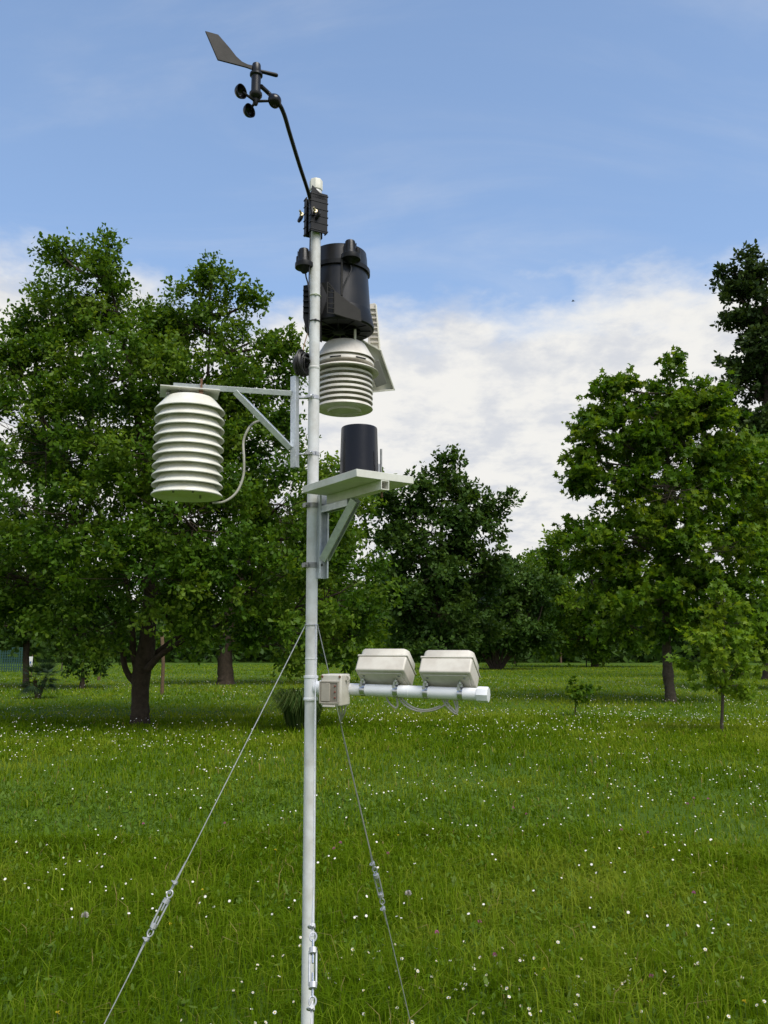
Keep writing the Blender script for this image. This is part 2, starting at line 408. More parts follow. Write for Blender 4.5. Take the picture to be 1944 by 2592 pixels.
def foliage(lobes, n_leaves, bough_r, leaf, T, droop=0.15, flat=0.6, twig=0.35, core=0.55, updir=0.25, spread=1.0, per_twig=9):
    C = np.array([l[0] for l in lobes]); R = np.array([l[1] for l in lobes])
    area = R[:, 0] * R[:, 2] + R[:, 0] * R[:, 1] + R[:, 1] * R[:, 2]
    nb = np.maximum(4, (area * 1.25 / bough_r ** 2).astype(int))
    li = np.repeat(np.arange(len(lobes)), nb); m = len(li)
    d = nrm(rng.normal(size=(m, 3)))
    fr = core + (1.04 - core) * rng.random(m) ** 0.6
    off = d * R[li] * fr[:, None]
    bc = C[li] + off
    br = bough_r * (0.55 + 0.8 * rng.random(m))
    btint = rng.normal(0, 0.13, m)
    # twigs
    wts = br ** 2; nt_ = n_leaves / per_twig
    cnt = rng.poisson(nt_ * wts / wts.sum())
    ti = np.repeat(np.arange(m), cnt); q = len(ti)
    outw = nrm(off + 1e-6)[ti]
    tp = bc[ti] + nrm(rng.normal(size=(q, 3))) * (rng.random(q) ** 0.5 * br[ti])[:, None] * np.array([1, 1, flat]) * spread
    td = nrm(outw * 0.7 + rng.normal(0, 0.55, (q, 3)) + np.array([0, 0, updir]))
    tl = twig * (0.5 + rng.random(q))
    lc = rng.poisson(per_twig, q)
    k = np.repeat(np.arange(q), lc); n = len(k)
    s = rng.random(n)
    P = tp[k] + td[k] * (s * tl[k])[:, None] + rng.normal(0, leaf * 0.22, (n, 3))
    A = nrm(td[k] * 0.55 + rng.normal(0, 0.6, (n, 3)) + np.array([0, 0, -droop]))
    N = nrm(np.array([0, 0, 0.45]) + outw[k] * 0.5 + rng.normal(0, 0.5, (n, 3)))
    L = leaf * (0.6 + 0.65 * rng.random(n))
    V = leaves_poly(P, A, N, L, T, 0.3)
    t = 0.48 + 1.35 * btint[ti][k] + 0.30 * (s - 0.5) + rng.normal(0, 0.12, n)
    return V, t, [bc[li == i] for i in range(len(lobes))], (P, A, N, L)

def dlobes(lst, Y, rz=0.9):
    """crown lobes measured in the photo: (x, y, rx, ry, depth offset)"""
    out = []
    for x, y, rx, ry, *o in lst:
        yo = o[0] if o else 0.0
        p = dat(x, y, Y + yo); s = mpp(p) * DS
        out.append((tuple(p), (rx * s, (rx + ry) / 2 * s * rz, ry * s)))
    return out

def bark_tube(mb, pts, rs, n=12, jit=0.08):
    pts = smooth_path(pts, 5)
    m = len(pts); rr = np.interp(np.linspace(0, 1, m), np.linspace(0, 1, len(rs)), rs)
    k0 = len(mb.v)
    mb.tube(pts, [float(r) for r in rr], n)
    for i in range(k0, len(mb.v)):
        j = (i - k0) // n
        c = pts[j]; v = mb.v[i]
        mb.v[i] = c + (v - c) * (1 + random.uniform(-jit, jit))
    return pts

def tree(name, label, cat, base, trunk, radii, lobes, leaf_m, bark, n_leaves, bough_r, leaf, T, extra=(), group=None, flare=1.5, limb_r=0.035, tw_r=0.010, single=False, **kw):
    root = thing(name, base, label, cat, group)
    base = Vector(base)
    tb_ = MB()
    b0 = Vector((base.x, base.y, -0.15))
    pts = [b0, base + Vector((0, 0, 0.12))] + [Vector(p) for p in trunk]
    lead = bark_tube(tb_, pts, [radii[0] * flare, radii[0] * 1.08] + list(radii), 14)
    tb_.build('trunk', bark, root, smooth=60)
    V, t, bcs, twigs = foliage(lobes, n_leaves, bough_r, leaf, T, **kw)
    lm = MB()
    leads = [lead]
    for e in extra:
        eb = MB(); leads.append(bark_tube(eb, e[0], e[1], 9)); eb.build('limb', bark, root, smooth=60)
    allp = [p for l in leads for p in l[len(l) // 3:]]
    for (c, r), bc in zip(lobes, bcs):
        c = Vector(c)
        cand = sorted(allp, key=lambda p: (p - c).length + 1.2 * max(0, p.z - c.z + 0.25 * r[2]))
        a = cand[0]
        dlen = (c - a).length
        mid = a.lerp(c, 0.5) + Vector((0, 0, -0.06 * dlen)) + Vector((random.uniform(-1, 1), random.uniform(-1, 1), random.uniform(-.5, .5))) * 0.08 * dlen
        path = smooth_path([a, mid, c], 3)
        lm.tube(path, [limb_r * (1.25 - 0.7 * i / (len(path) - 1)) for i in range(len(path))], 6, caps=False)
        for q in bc:
            q = Vector(q); s = path[random.randint(len(path) // 2, len(path) - 1)]
            h = s.lerp(q, 0.55) + Vector((random.uniform(-1, 1), random.uniform(-1, 1), random.uniform(-1, .3))) * 0.08 * (q - s).length
            lm.tube([s, h, q], [tw_r, tw_r * 0.75, tw_r * 0.4], 4, caps=False)
    tag(lm.build('branches', bark, root, smooth=60), kind='stuff')
    if single:                                             # the leaves that show largest, one by one
        P, A, N, L = twigs
        S = nrm(np.cross(N, A)); N2 = nrm(np.cross(A, S))
        view = nrm(P - np.array([0, 0, EYE]))
        sc_ = np.abs((N2 * view).sum(1)) * (L / P[:, 1]) ** 2 - 1e9 * (P[:, 1] > np.quantile(P[:, 1], .25))
        pick = np.argsort(-sc_)[:300]
        tz_ = [(a, b_, -.3 * abs(b_) - .10 * a * a) for a, b_ in T]; kinds = []
        for q in range(4):
            me = bpy.data.meshes.new('leaf'); me.from_pydata(tz_, [], [tuple(range(len(T)))]); me.materials.append(leaf_m)
            at_ = me.attributes.new('tint', 'FLOAT', 'FACE'); at_.data[0].value = .38 + .14 * q; me.update(); kinds.append(me)
        for i in pick:
            o = bpy.data.objects.new('leaf', kinds[int(np.clip((t[i] - .31) / .14, 0, 3))]); COL.objects.link(o); o.parent = root
            mw = Matrix((A[i] * L[i], S[i] * L[i], N2[i] * L[i])).transposed().to_4x4(); mw.translation = Vector(P[i]) - ORIGIN[root]; o.matrix_local = mw
        kp = np.ones(len(V), bool); kp[pick] = False; V, t = V[kp], t[kp]
    tag(npmesh('crown', V, len(T), leaf_m, root, tint=t), kind='stuff')
    return root

def gpt(x, y):                     # ground point seen at display pixel
    p = at_z(x * DS, y * DS, 0.0); return Vector((p.x, p.y, 0))
def dpts(Y, *xy): return [dat(a, b, Y) for a, b in xy]

# big oak on the left
Y = 18.4
ob = dat(302, 1562, Y); ob.z = 0
oak_l = dlobes([(190, 640, 85, 80, 0), (330, 715, 70, 50, .1), (540, 740, 50, 45, .1), (125, 705, 85, 60, .2), (275, 690, 60, 60, .2), (75, 760, 80, 60, 0), (232, 580, 28, 62, 0), (236, 545, 13, 34, 0), (128, 548, 18, 14, .2), (458, 612, 16, 20, 0), (532, 655, 18, 12, 0), (612, 738, 16, 20, -.3),  (150, 570, 45, 32, .3), (105, 690, 62, 50, .5), (420, 700, 85, 70, 0), (462, 640, 48, 40, 0), (510, 668, 30, 24, 0),
    (598, 755, 36, 32, -.3), (560, 830, 80, 60, .3), (350, 740, 80, 60, .4), (50, 810, 100, 80, -.5), (250, 800, 140, 110, -.8), (420, 850, 130, 100, -.5),
    (100, 950, 140, 110, -1), (330, 980, 160, 110, -1.4), (550, 960, 105, 100, -.3), (-70, 970, 100, 110, 0), (150, 1110, 170, 95, -1.8), (400, 1120, 170, 100, -2),
    (610, 1090, 110, 100, -.9), (20, 1240, 150, 90, -1), (300, 1250, 150, 70, -2.4), (520, 1250, 140, 85, -1.9), (725, 1130, 75, 70, -.4), (735, 1280, 85, 95, -.9),
    (620, 1360, 120, 65, -1.4), (170, 1350, 110, 55, -1.2), (745, 1385, 60, 45, -.9), (440, 1340, 80, 40, -1.6), (200, 960, 150, 130, 2.2), (450, 1000, 150, 120, 2.2),
    (620, 1200, 110, 100, 2.0), (60, 1180, 130, 100, 2.0), (330, 1200, 160, 90, 2.4)], Y)
tree('oak_tree', 'big spreading oak filling the left side, forked dark trunk', 'tree', ob,
     dpts(Y, (303, 1510), (305, 1460), (318, 1390), (325, 1250), (318, 1050), (280, 800), (235, 600)), [.19, .185, .20, .155, .13, .10, .06, .015],
     oak_l, M['oak'], M['bark'], 160000, 0.36, 0.112, T_OAK,
     extra=[(dpts(Y, (298, 1482), (272, 1447), (262, 1395), (240, 1320), (150, 1230)), [.075, .065, .055, .045, .02]),
            (dpts(Y, (302, 1465), (287, 1405), (284, 1330), (250, 1180), (150, 1000)), [.085, .07, .06, .05, .02]),
            (dpts(Y - .3, (316, 1448), (350, 1412), (395, 1385), (445, 1362), (560, 1310)), [.085, .065, .055, .045, .02]),
            (dpts(Y + .2, (320, 1425), (358, 1395), (398, 1362), (440, 1300), (540, 1130)), [.075, .06, .055, .045, .02]),
            (dpts(Y, (324, 1270), (380, 1120), (440, 900), (455, 680)), [.09, .075, .05, .015])],
     limb_r=0.035, twig=0.32, core=0.38, single=True)

# tree behind the oak
b = gpt(487, 1478); Y = b.y
tree('oak_tree', 'round dark tree standing behind the big oak, short straight trunk', 'tree', b,
     dpts(Y, (487, 1455), (487, 1400), (500, 1300), (520, 1150)), [.36, .33, .3, .2, .05],
     dlobes([(490, 1270, 130, 100), (640, 1190, 120, 110), (725, 1080, 75, 70), (790, 1060, 42, 45), (770, 1230, 70, 110), (560, 1360, 110, 40), (690, 1370, 90, 38), (640, 1290, 100, 80), (790, 1340, 50, 60), (420, 1370, 70, 40)], Y),
     M['oak'], M['bark'], 24000, 0.85, 0.24, T_OVAL, limb_r=.07, tw_r=.02, twig=0.6)

# centre tree behind the boxes
Y = 30.0
b = dat(945, 1500, Y); b.z = 0
tree('oak_tree', 'loose crowned tree in the middle of the meadow behind the two cream boxes', 'tree', b,
     dpts(Y, (943, 1400), (940, 1290), (952, 1200), (955, 1060)), [.17, .15, .13, .08, .02],
     dlobes([(952, 1015, 38, 28), (985, 1030, 34, 30, .3), (920, 1050, 45, 35), (960, 1080, 70, 50), (880, 1090, 50, 45, -.3), (845, 1130, 40, 45), (1010, 1110, 50, 40), (1068, 1098, 26, 16), (1045, 1130, 42, 34),
             (930, 1150, 100, 60), (1050, 1190, 42, 40), (870, 1200, 62, 50), (985, 1205, 75, 50), (1055, 1235, 35, 25), (860, 1310, 60, 50), (895, 1365, 80, 38), (830, 1250, 35, 50), (945, 1320, 60, 50, -1.0), (935, 1240, 60, 45, -1.0), (950, 1390, 70, 30, -.8), (945, 1345, 75, 45, .5), (1000, 1290, 70, 50, .5), (930, 1260, 60, 50, .6), (1010, 1370, 70, 35, .5)], Y),
     M['oak2'], M['bark'], 38000, 0.42, 0.165, T_OVAL,
     extra=[(dpts(Y, (942, 1330), (925, 1280), (905, 1200), (880, 1110)), [.09, .07, .05, .015]), (dpts(Y, (945, 1290), (975, 1230), (1010, 1170), (1040, 1120)), [.08, .06, .04, .015])],
     limb_r=.035, twig=0.34)

# broad shrub with many stems
b = gpt(1072, 1446); Y = b.y
stems = []
for dx, tx in ((-30, -75), (-18, -40), (-8, -15), (4, 10), (14, 38), (26, 70), (34, 95)):
    stems.append((dpts(Y, (1072 + dx * .25, 1448), (1072 + dx, 1412), (1072 + tx * .9, 1350), (1072 + tx * 1.1, 1290)), [.12, .10, .07, .02]))
tree('broad_shrub', 'broad dark shrub on many fanned stems right of the cream boxes', 'shrub', b,
     dpts(Y, (1072, 1440), (1070, 1400), (1070, 1330)), [.14, .13, .11, .03],
     dlobes([(1050, 1310, 75, 62), (1125, 1320, 65, 68), (985, 1345, 60, 55), (1085, 1262, 60, 36), (1150, 1275, 40, 40), (1060, 1385, 85, 28), (1140, 1385, 50, 26), (960, 1390, 50, 26)], Y),
     M['oak2'], M['bark'], 30000, 1.1, 0.32, T_OVAL, extra=stems, limb_r=.06, tw_r=.02, twig=0.7)
b = gpt(1112, 1434); Y = b.y
tree('small_shrub', 'small dark bush beside the many stemmed shrub', 'shrub', b, dpts(Y, (1112, 1425), (1112, 1405)), [.08, .06, .02],
     dlobes([(1112, 1405, 16, 20), (1122, 1390, 16, 14), (1104, 1385, 14, 16)], Y), M['oak2'], M['bark'], 1500, .5, .26, T_QUAD, limb_r=.03, twig=.4)

# tree behind the shrub, dark single trunk
b = gpt(1285, 1441); Y = b.y
tree('shade_tree', 'wide dark tree with low skirt and straight trunk, between shrub and maple', 'tree', b,
     dpts(Y, (1285, 1415), (1285, 1380), (1285, 1300), (1270, 1200)), [.30, .28, .26, .18, .05],
     dlobes([(1255, 1285, 85, 75), (1200, 1215, 55, 42), (1250, 1190, 60, 40), (1330, 1280, 85, 85), (1175, 1300, 38, 55), (1300, 1380, 95, 28), (1225, 1370, 55, 32), (1380, 1340, 60, 60), (1165, 1370, 30, 30)], Y),
     M['maple'], M['bark'], 30000, 1.15, 0.34, T_OVAL, limb_r=.07, tw_r=.02, twig=.7)

# maple
b = gpt(1449, 1517); Y = b.y
tree('maple_tree', 'full maple with a knobbed trunk on the right, tip leaves lighter', 'tree', b,
     dpts(Y, (1447, 1490), (1444, 1468), (1443, 1450), (1440, 1400), (1438, 1250), (1440, 1050), (1448, 800)), [.155, .145, .175, .14, .125, .11, .08, .015],
     dlobes([(1450, 845, 48, 44), (1280, 995, 55, 45), (1330, 950, 75, 60, -.3), (1470, 890, 100, 55, -.3), (1452, 792, 14, 20), (1300, 838, 18, 16), (1355, 838, 18, 14), (1520, 842, 16, 14), (1340, 865, 52, 34), (1400, 900, 105, 55), (1290, 930, 48, 40), (1530, 880, 60, 38), (1490, 950, 115, 70, -.5), (1330, 1030, 95, 55, -.6), (1262, 1045, 36, 26),
             (1450, 1060, 130, 75, -1), (1570, 1040, 90, 100, .4), (1275, 1145, 50, 38), (1360, 1160, 115, 60, -1), (1500, 1180, 125, 80, -1.2), (1300, 1250, 85, 60, -.5),
             (1430, 1285, 120, 60, -1.4), (1560, 1290, 90, 85, -.4), (1360, 1350, 80, 34, -.8), (1500, 1360, 80, 34, -.8), (1625, 1170, 60, 95, .8), (1440, 1000, 120, 100, 1.6), (1430, 1200, 130, 100, 1.6)], Y),
     M['maple'], M['bark2'], 40000, 0.44, 0.175, T_MAPLE, single=True, droop=0.5, flat=0.45, limb_r=.03, tw_r=.009, twig=0.3, core=0.3)

# tall poplar at the right edge
Y = 44.0
b = dat(1668, 1500, Y); b.z = 0
tree('poplar_tree', 'tall dark poplar cut off by the right edge', 'tree', b, dpts(Y, (1668, 1300), (1665, 1000), (1655, 700), (1640, 580)), [.4, .36, .3, .18, .03],
     dlobes([(1600, 590, 36, 36), (1645, 575, 34, 24), (1650, 640, 60, 60), (1598, 650, 36, 40), (1605, 720, 36, 50), (1650, 760, 50, 90), (1575, 795, 34, 26), (1605, 830, 45, 40), (1650, 900, 60, 90), (1625, 920, 40, 50),
             (1670, 1040, 80, 110), (1720, 800, 60, 200), (1720, 650, 50, 90)], Y),
     M['poplar'], M['bark'], 34000, 0.55, 0.28, T_OVAL, limb_r=.05, tw_r=.015, twig=.4, updir=0.7)
# right edge background tree
Y = 34.0
b = dat(1700, 1495, Y); b.z = 0
tree('shade_tree', 'leafy tree behind the sapling at the right edge, below the poplar', 'tree', b, dpts(Y, (1700, 1400), (1695, 1200), (1690, 1000)), [.2, .18, .14, .03],
     dlobes([(1630, 1010, 50, 60), (1650, 1120, 60, 90), (1640, 1260, 65, 80), (1650, 1350, 80, 60), (1720, 1200, 70, 150), (1590, 1380, 60, 40)], Y),
     M['maple'], M['bark2'], 12000, 0.65, 0.25, T_MAPLE, droop=.4, limb_r=.04, twig=.4)

# young maple sapling in front
b = gpt(1560, 1582); Y = b.y
tree('maple_sapling', 'young bright green maple sapling with thin stem at right', 'sapling', b,
     dpts(Y, (1560, 1540), (1562, 1480), (1564, 1400), (1563, 1250)), [.030, .028, .026, .018, .004],
     dlobes([(1563, 1262, 20, 20), (1545, 1295, 34, 20), (1590, 1300, 34, 22), (1525, 1330, 34, 22), (1568, 1345, 55, 26), (1610, 1345, 28, 26), (1515, 1385, 45, 24, -.2), (1570, 1400, 60, 30, -.4), (1615, 1400, 32, 30),
             (1500, 1425, 36, 22), (1555, 1445, 60, 26, -.3), (1615, 1450, 36, 28), (1520, 1470, 34, 16), (1600, 1478, 36, 16)], Y),
     M['young'], M['bark2'], 2300, 0.20, 0.120, T_MAPLE, single=True, extra=[(dpts(Y, (1562, 1495), (1550, 1470), (1535, 1430)), [.014, .010, .004]), (dpts(Y, (1562, 1495), (1575, 1468), (1600, 1420)), [.014, .010, .004])],
     droop=0.6, flat=0.4, limb_r=.007, tw_r=.003, twig=0.16, core=0.3, flare=1.2, per_twig=6)

# small sparse sapling
b = gpt(1243, 1546); Y = b.y
tree('thin_sapling', 'small sparse sapling with two leafy tufts, left of the maple trunk', 'sapling', b,
     dpts(Y, (1243, 1520), (1242, 1490), (1240, 1470)), [.016, .014, .012, .004],
     dlobes([(1238, 1484, 18, 14), (1262, 1488, 16, 16), (1250, 1500, 16, 10)], Y), M['maple'], M['bark2'], 260, .16, .11, T_MAPLE, droop=.5, limb_r=.005, tw_r=.003, twig=.14, flare=1.1, per_twig=6)

# left background
b = gpt(56, 1486); Y = b.y
tree('shade_tree', 'dark tree at the far left edge behind the palm, slim trunk', 'tree', b, dpts(Y, (56, 1460), (57, 1400), (60, 1280), (60, 1150)), [.13, .12, .12, .10, .03],
     dlobes([(30, 1240, 130, 110), (130, 1320, 100, 60), (-60, 1330, 110, 70), (60, 1370, 90, 35), (200, 1300, 80, 60), (230, 1360, 50, 30)], Y),
     M['oak2'], M['bark'], 14000, .65, .23, T_OVAL, limb_r=.04, twig=.4)
b = gpt(177, 1488); Y = b.y
tree('small_shrub', 'small round leaved bush between the palm and the oak trunk', 'shrub', b, dpts(Y, (178, 1470), (180, 1430)), [.10, .08, .03],
     dlobes([(180, 1425, 48, 26), (155, 1400, 40, 26), (210, 1405, 40, 28), (182, 1450, 30, 14)], Y), M['oak2'], M['bark'], 2600, .32, .17, T_OVAL, limb_r=.03, twig=.3)

# far wood closing the view: reads as one mass
n = 80000
x = (rng.random(n) * 2 - 1) * 78; y = 92 + 40 * rng.random(n)
top = 3.2 + 6.5 * vnoise(x, y * 0.4, 9.0) + 2.4 * vnoise(x + 50, y, 3.3)
z = 0.1 + (top - 0.1) * rng.random(n)
keep = vnoise(x * 1.0 + z * 2, z * 2.2 + y, 2.1) > 0.22
x, y, z = x[keep], y[keep], z[keep]; n = len(x)
V = leaves_poly(np.stack([x, y, z], -1), nrm(rng.normal(size=(n, 3)) + [0, 0, -.2]), nrm(rng.normal(0, .6, (n, 3)) + [0, -.3, .8]), .75 + .6 * rng.random(n), T_QUAD)
tag(npmesh('far_wood', V, 4, M['oak2'], tint=.35 + .5 * vnoise(x, z * 2 + y, 4.0) * rng.random(n)), 'far off green wood closing the meadow at the horizon', 'wood', kind='stuff')

# palm with two heads
b = at_z(95, 1768, 0.0); b.z = 0; Y = b.y
pr = thing('small_palm', b, 'small palm with two shaggy trunks at the left edge', 'palm')
for k, (hx, hy) in enumerate(((88, 1722), (116, 1716))):
    h = at(hx, hy, Y - .1 + .2 * k)
    m_ = MB(); pts = smooth_path([b + Vector((0, 0, -.1)), b.lerp(h, .45) + Vector((0, 0, -.05)), h], 5)
    m_.tube(pts, [.055 + .010 * (i % 2) for i in range(len(pts))], 9); m_.build('trunk', M['palmbark'], pr, smooth=60)
    PV = []
    for i in range(54):
        a = random.uniform(0, 2 * math.pi); e = random.uniform(-.9, 1.3); L = random.uniform(.48, .80)
        d0 = Vector((math.cos(a) * math.cos(e), math.sin(a) * math.cos(e), math.sin(e))); sd_ = d0.cross(Vector((0, 0, 1))).normalized()
        for j in range(9):                                  # finger leaflets of a fan
            s = (j - 4) / 4; dd = (d0 * math.cos(s * .9) + sd_ * math.sin(s * .9)).normalized()
            p0 = h + d0 * L * .45; p1 = p0 + dd * L * .6 - Vector((0, 0, .05)); wv = dd.cross(d0.cross(sd_)).normalized() * .014
            PV.append([p0 - wv, p0 + wv, p1])
        PV.append([h - sd_ * .008, h + sd_ * .008, h + d0 * L * .5])
    PV = np.array([[list(q) for q in t_] for t_ in PV])
    npmesh('fronds', PV, 3, M['palm'], pr, tint=rng.random(len(PV)))

# tall grass clump behind the pole
b = gpt(652, 1578); Y = b.y
n = 1300
ph = rng.random(n) * 2 * np.pi; rr = .28 * rng.random(n) ** .5
B = np.stack([b.x + rr * np.cos(ph), b.y + rr * np.sin(ph), np.zeros(n)], -1)
o = np.stack([np.cos(ph), np.sin(ph), np.zeros(n)], -1) * (.15 + .7 * rng.random(n))[:, None]
L = .55 + .4 * rng.random(n); up = np.array([0, 0, 1.])
s = np.stack([-np.sin(ph), np.cos(ph), np.zeros(n)], -1) * .006
m1 = B + up * (L * .6)[:, None] + o * (L * .3)[:, None]; m2 = B + up * (L * .85)[:, None] + o * (L * .65)[:, None]; m3 = B + up * (L * (.85 - .35 * np.linalg.norm(o, axis=1)))[:, None] + o * (L * 1.1)[:, None]
V = np.concatenate([np.stack([B - s, B + s, m1 + s, m1 - s], 1), np.stack([m1 - s, m1 + s, m2 + s * .7, m2 - s * .7], 1), np.stack([m2 - s * .7, m2 + s * .7, m3 + s * .2, m3 - s * .2], 1)])
tg = thing('tall_grass_clump', b, 'arching clump of tall ornamental grass behind the white mast', 'grass clump')
npmesh('blades', V, 4, M['reed'], tg, tint=np.tile(rng.random(n), 3))

# posts, net fences, stakes
def post(name, label, cat, x, ytop, ybot, wpx, m, group=None):
    p = at_z(x, ybot, 0.0); t = at(x, ytop, p.y); r = wpx * mpp(t) / 2
    b_ = MB(); b_.tube([(p.x, p.y, -.1), (p.x, p.y, t.z * .5), (t.x, p.y, t.z - .02), (t.x, p.y, t.z)], [r * 1.05, r, r, r * .8], 8)
    return tag(b_.build(name, m, smooth=50), label, cat, group)
post('wooden_post', 'brown wooden post right of the oak trunk', 'post', 410, 1600, 1758, 9, M['post'])
post('wooden_post', 'short stub of a post between palm bush and oak trunk', 'post', 250, 1697, 1722, 8, M['post'])
post('wooden_post', 'thin pale pole right of the palm', 'pole', 156, 1652, 1700, 3, M['bark2'])
post('wooden_post', 'thin pale fence post in the distance right of the dark trunk', 'post', 1552, 1645, 1672, 3, M['bark2'])
post('wooden_post', 'faint far post just left of the maple trunk', 'post', 1657, 1640, 1668, 2.5, M['bark2'])
post('wooden_post', 'leaning brown stake under the wide dark tree', 'stake', 1420, 1645, 1678, 5, M['post'])
p = at_z(78, 1715, 0.0); a = at(71, 1662, p.y); c = at(83, 1687, p.y)
sg = thing('white_sign', (p.x, p.y, 0), 'small white sign hanging behind the palm fronds', 'sign')
s_ = MB(); s_.box(((a.x + c.x) / 2, p.y, (a.z + c.z) / 2), (abs(c.x - a.x) * .8, .01, abs(a.z - c.z))); s_.build('panel', M['sign'], sg, bevel=.002)
s_ = MB(); s_.box(((a.x + c.x) / 2 + .01, p.y - .008, (a.z + c.z) / 2 - .05), (abs(c.x - a.x) * .25, .004, .12)); s_.build('print', M['blue'], sg)
s_ = MB(); s_.tube([(p.x, p.y + .03, -.1), (p.x, p.y + .03, a.z + .1)], .025, 8); s_.build('post', M['post'], sg)
def net(label, x0, x1, ytop, ybot):
    p = at_z((x0 + x1) / 2, ybot, 0.0); A_, B_ = at(x0, ytop, p.y), at(x1, ytop, p.y); h = A_.z
    r_ = thing('net_fence', ((A_.x + B_.x) / 2, p.y, 0), label, 'fence')
    m_ = MB(); st = 9; nn = max(3, int((B_.x - A_.x) / .16))
    for i in range(nn + 1): x_ = A_.x + (B_.x - A_.x) * i / nn; m_.box((x_, p.y, h / 2), (.085, .006, h))
    for i in range(st + 1): m_.box(((A_.x + B_.x) / 2, p.y + .01, h * i / st), (B_.x - A_.x, .006, .06))
    m_.build('mesh', M['net'], r_, smooth=0)
    for x_ in np.linspace(A_.x, B_.x, max(2, int((B_.x - A_.x) / 2.5) + 1)):
        m_ = MB(); m_.tube([(x_, p.y + .06, -.1), (x_, p.y + .06, h + .05)], .03, 8); m_.build('post', M['post'], r_)
net('dark green net fence at the left edge behind the palm', -260, 62, 1640, 1700)
net('dark blue green net screen far off left of the maple trunk', 1568, 1628, 1644, 1670)
# bent stake with a tied whip tree
p = at_z(1484, 1688, 0.0); Y = p.y
bs = thing('bent_whip', (p.x, p.y, 0), 'pale bent young stem arching over, left of the dark trunk', 'sapling')
m_ = MB(); m_.tube(smooth_path([(p.x, p.y, -.1), at(1484, 1655, Y), at(1478, 1635, Y), at(1463, 1622, Y), at(1450, 1634, Y)], 5), .05, 7); m_.build('stem', M['bark2'], bs)
V, t, *_ = foliage([(tuple(at(1468, 1626, Y)), (.5, .5, .18)), (tuple(at(1455, 1634, Y)), (.35, .4, .2))], 220, .3, .24, T_OVAL)
npmesh('leaves', V, 6, M['young'], bs, tint=t)

# bird in the sky
c = at(1451, 762, 55.0); bd = MB(); s_ = 55.0 / F
bd.lathe([(.0, -.11), (.02, -.09), (.035, -.03), (.035, .03), (.018, .09), (.010, .12), (0, .17)], c, axis=(.96, .2, .1), n=8)
for sg_ in (-1, 1):
    tp_ = c + Vector((-.02, sg_ * .16, .02)); bd.prism([c + Vector((.06, 0, 0)), c + Vector((-.05, 0, 0)), tp_ + Vector((-.07, 0, 0)), tp_ + Vector((-.02, 0, 0))], (0, 0, .008))
tag(bd.build('bird', M['bird'], smooth=60), 'tiny dark bird flying high against the cloud edge', 'bird')
# ------------------------------------------------------------------ weather mast
YP = 2.25
mb_, mt_ = at(778, 2592, YP), at(800, 470, YP)
MD = (mt_ - mb_).normalized()
def mast(py):                                        # point of the mast axis at photo row py
    k0, k1 = 0.0, (mt_ - mb_).length
    px = 778 + (2592 - py) * (22 / 2122.0)
    p = at(px, py, YP); return mb_ + MD * (p - mb_).dot(MD)
RM = 0.0155
foot = mb_ - MD * (mb_.z + 0.35) / MD.z
mr = thing('weather_mast', (foot.x, foot.y, 0), 'tall white plastic pipe mast with a side arm, carrying the weather instruments', 'mast')
yt0, yt1 = z5(0, 350)[1], z5(0, 552)[1]              # tee sleeve rows
m = MB(); m.tube([foot, mast(yt1 - 6)], RM, 28); m.build('lower_pipe', M['pvc'], mr)
m = MB(); m.tube([mast(yt0 + 6), mast(z2(0, 1590)[1])], RM * .985, 28); m.build('middle_pipe', M['pvc'], mr)
m = MB(); m.tube([mast(z2(0, 1590)[1] + 4), mast(488)], RM * .94, 28); m.build('upper_pipe', M['pvc'], mr)
m = MB(); m.lathe([(RM * 1.0, 0), (RM * 1.06, .002), (RM * 1.06, .006), (RM * .96, .008)], mast(z2(0, 1600)[1]), MD, 28); m.build('joint_ring', M['pvc'], mr)
a, b_ = mast(yt1), mast(yt0); Lt = (b_ - a).length
m = MB(); m.lathe([(RM * 1.02, 0), (RM * 1.22, 0.001), (RM * 1.22, .006), (RM * 1.12, .008), (RM * 1.12, Lt - .008), (RM * 1.22, Lt - .006), (RM * 1.22, Lt - .001), (RM * 1.02, Lt)], a, MD, 28)
m.build('tee_sleeve', M['pvc_clean'], mr)
m = MB(); a = mast(z5(0, 215)[1]); m.lathe([(RM * .98, -.002), (RM * 1.05, -.0012), (RM * 1.05, .0012), (RM * .98, .002)], a, MD, 28); m.build('joint_ring', M['pvc'], mr)
# cap
a = mast(z1(0, 1760)[1]); e = mast(z1(0, 1592)[1]); h = (e - a).length; q = (mast(z1(0, 1690)[1]) - a).length
m = MB(); m.lathe([(RM * .95, -.004), (RM * 1.08, 0), (RM * 1.08, q - .004), (RM * .95, q)], a, MD, 28); m.build('cap_collar', M['pvc'], mr)
m = MB(); m.lathe([(RM * 1.15, q - .001), (RM * 1.22, q + .001), (RM * 1.22, h - .004), (RM * 1.12, h), (0, h)], a, MD, 8); m.build('end_cap', M['shield'], mr, smooth=20)
# side arm
tee = mast(z5(0, 448)[1])
armR = at(*z5(1545, 505), 2.09)
AD = (armR - tee).normalized(); AH = Vector((AD.x, AD.y, 0)).normalized()
RA = 0.0150
def arm(px):                                          # arm axis point seen at zoom column px
    n_ = Vector((1, 0, -(z5(px, 0)[0] - 972) / F))    # plane of that image column in camera axes
    nn = Vector((1, 0, 0)) - FW * ((z5(px, 0)[0] - 972) / F)
    t = (C0 - tee).dot(nn) / AD.dot(nn); return tee + AD * t
m = MB(); m.tube([tee + AD * RM * .9, arm(232)], RM * 1.12, 24); m.tube([arm(226), arm(236)], RM * 1.25, 24); m.build('tee_branch', M['pvc_clean'], mr)
m = MB(); m.tube([arm(230), arm(1515)], RA, 28); m.build('side_arm', M['pvc_clean'], mr)
m = MB(); m.tube([arm(935), arm(945)], RA * 1.04, 28); m.build('joint_ring', M['pvc_clean'], mr)
m = MB(); c = arm(1492); Lc = (arm(1585) - c).length
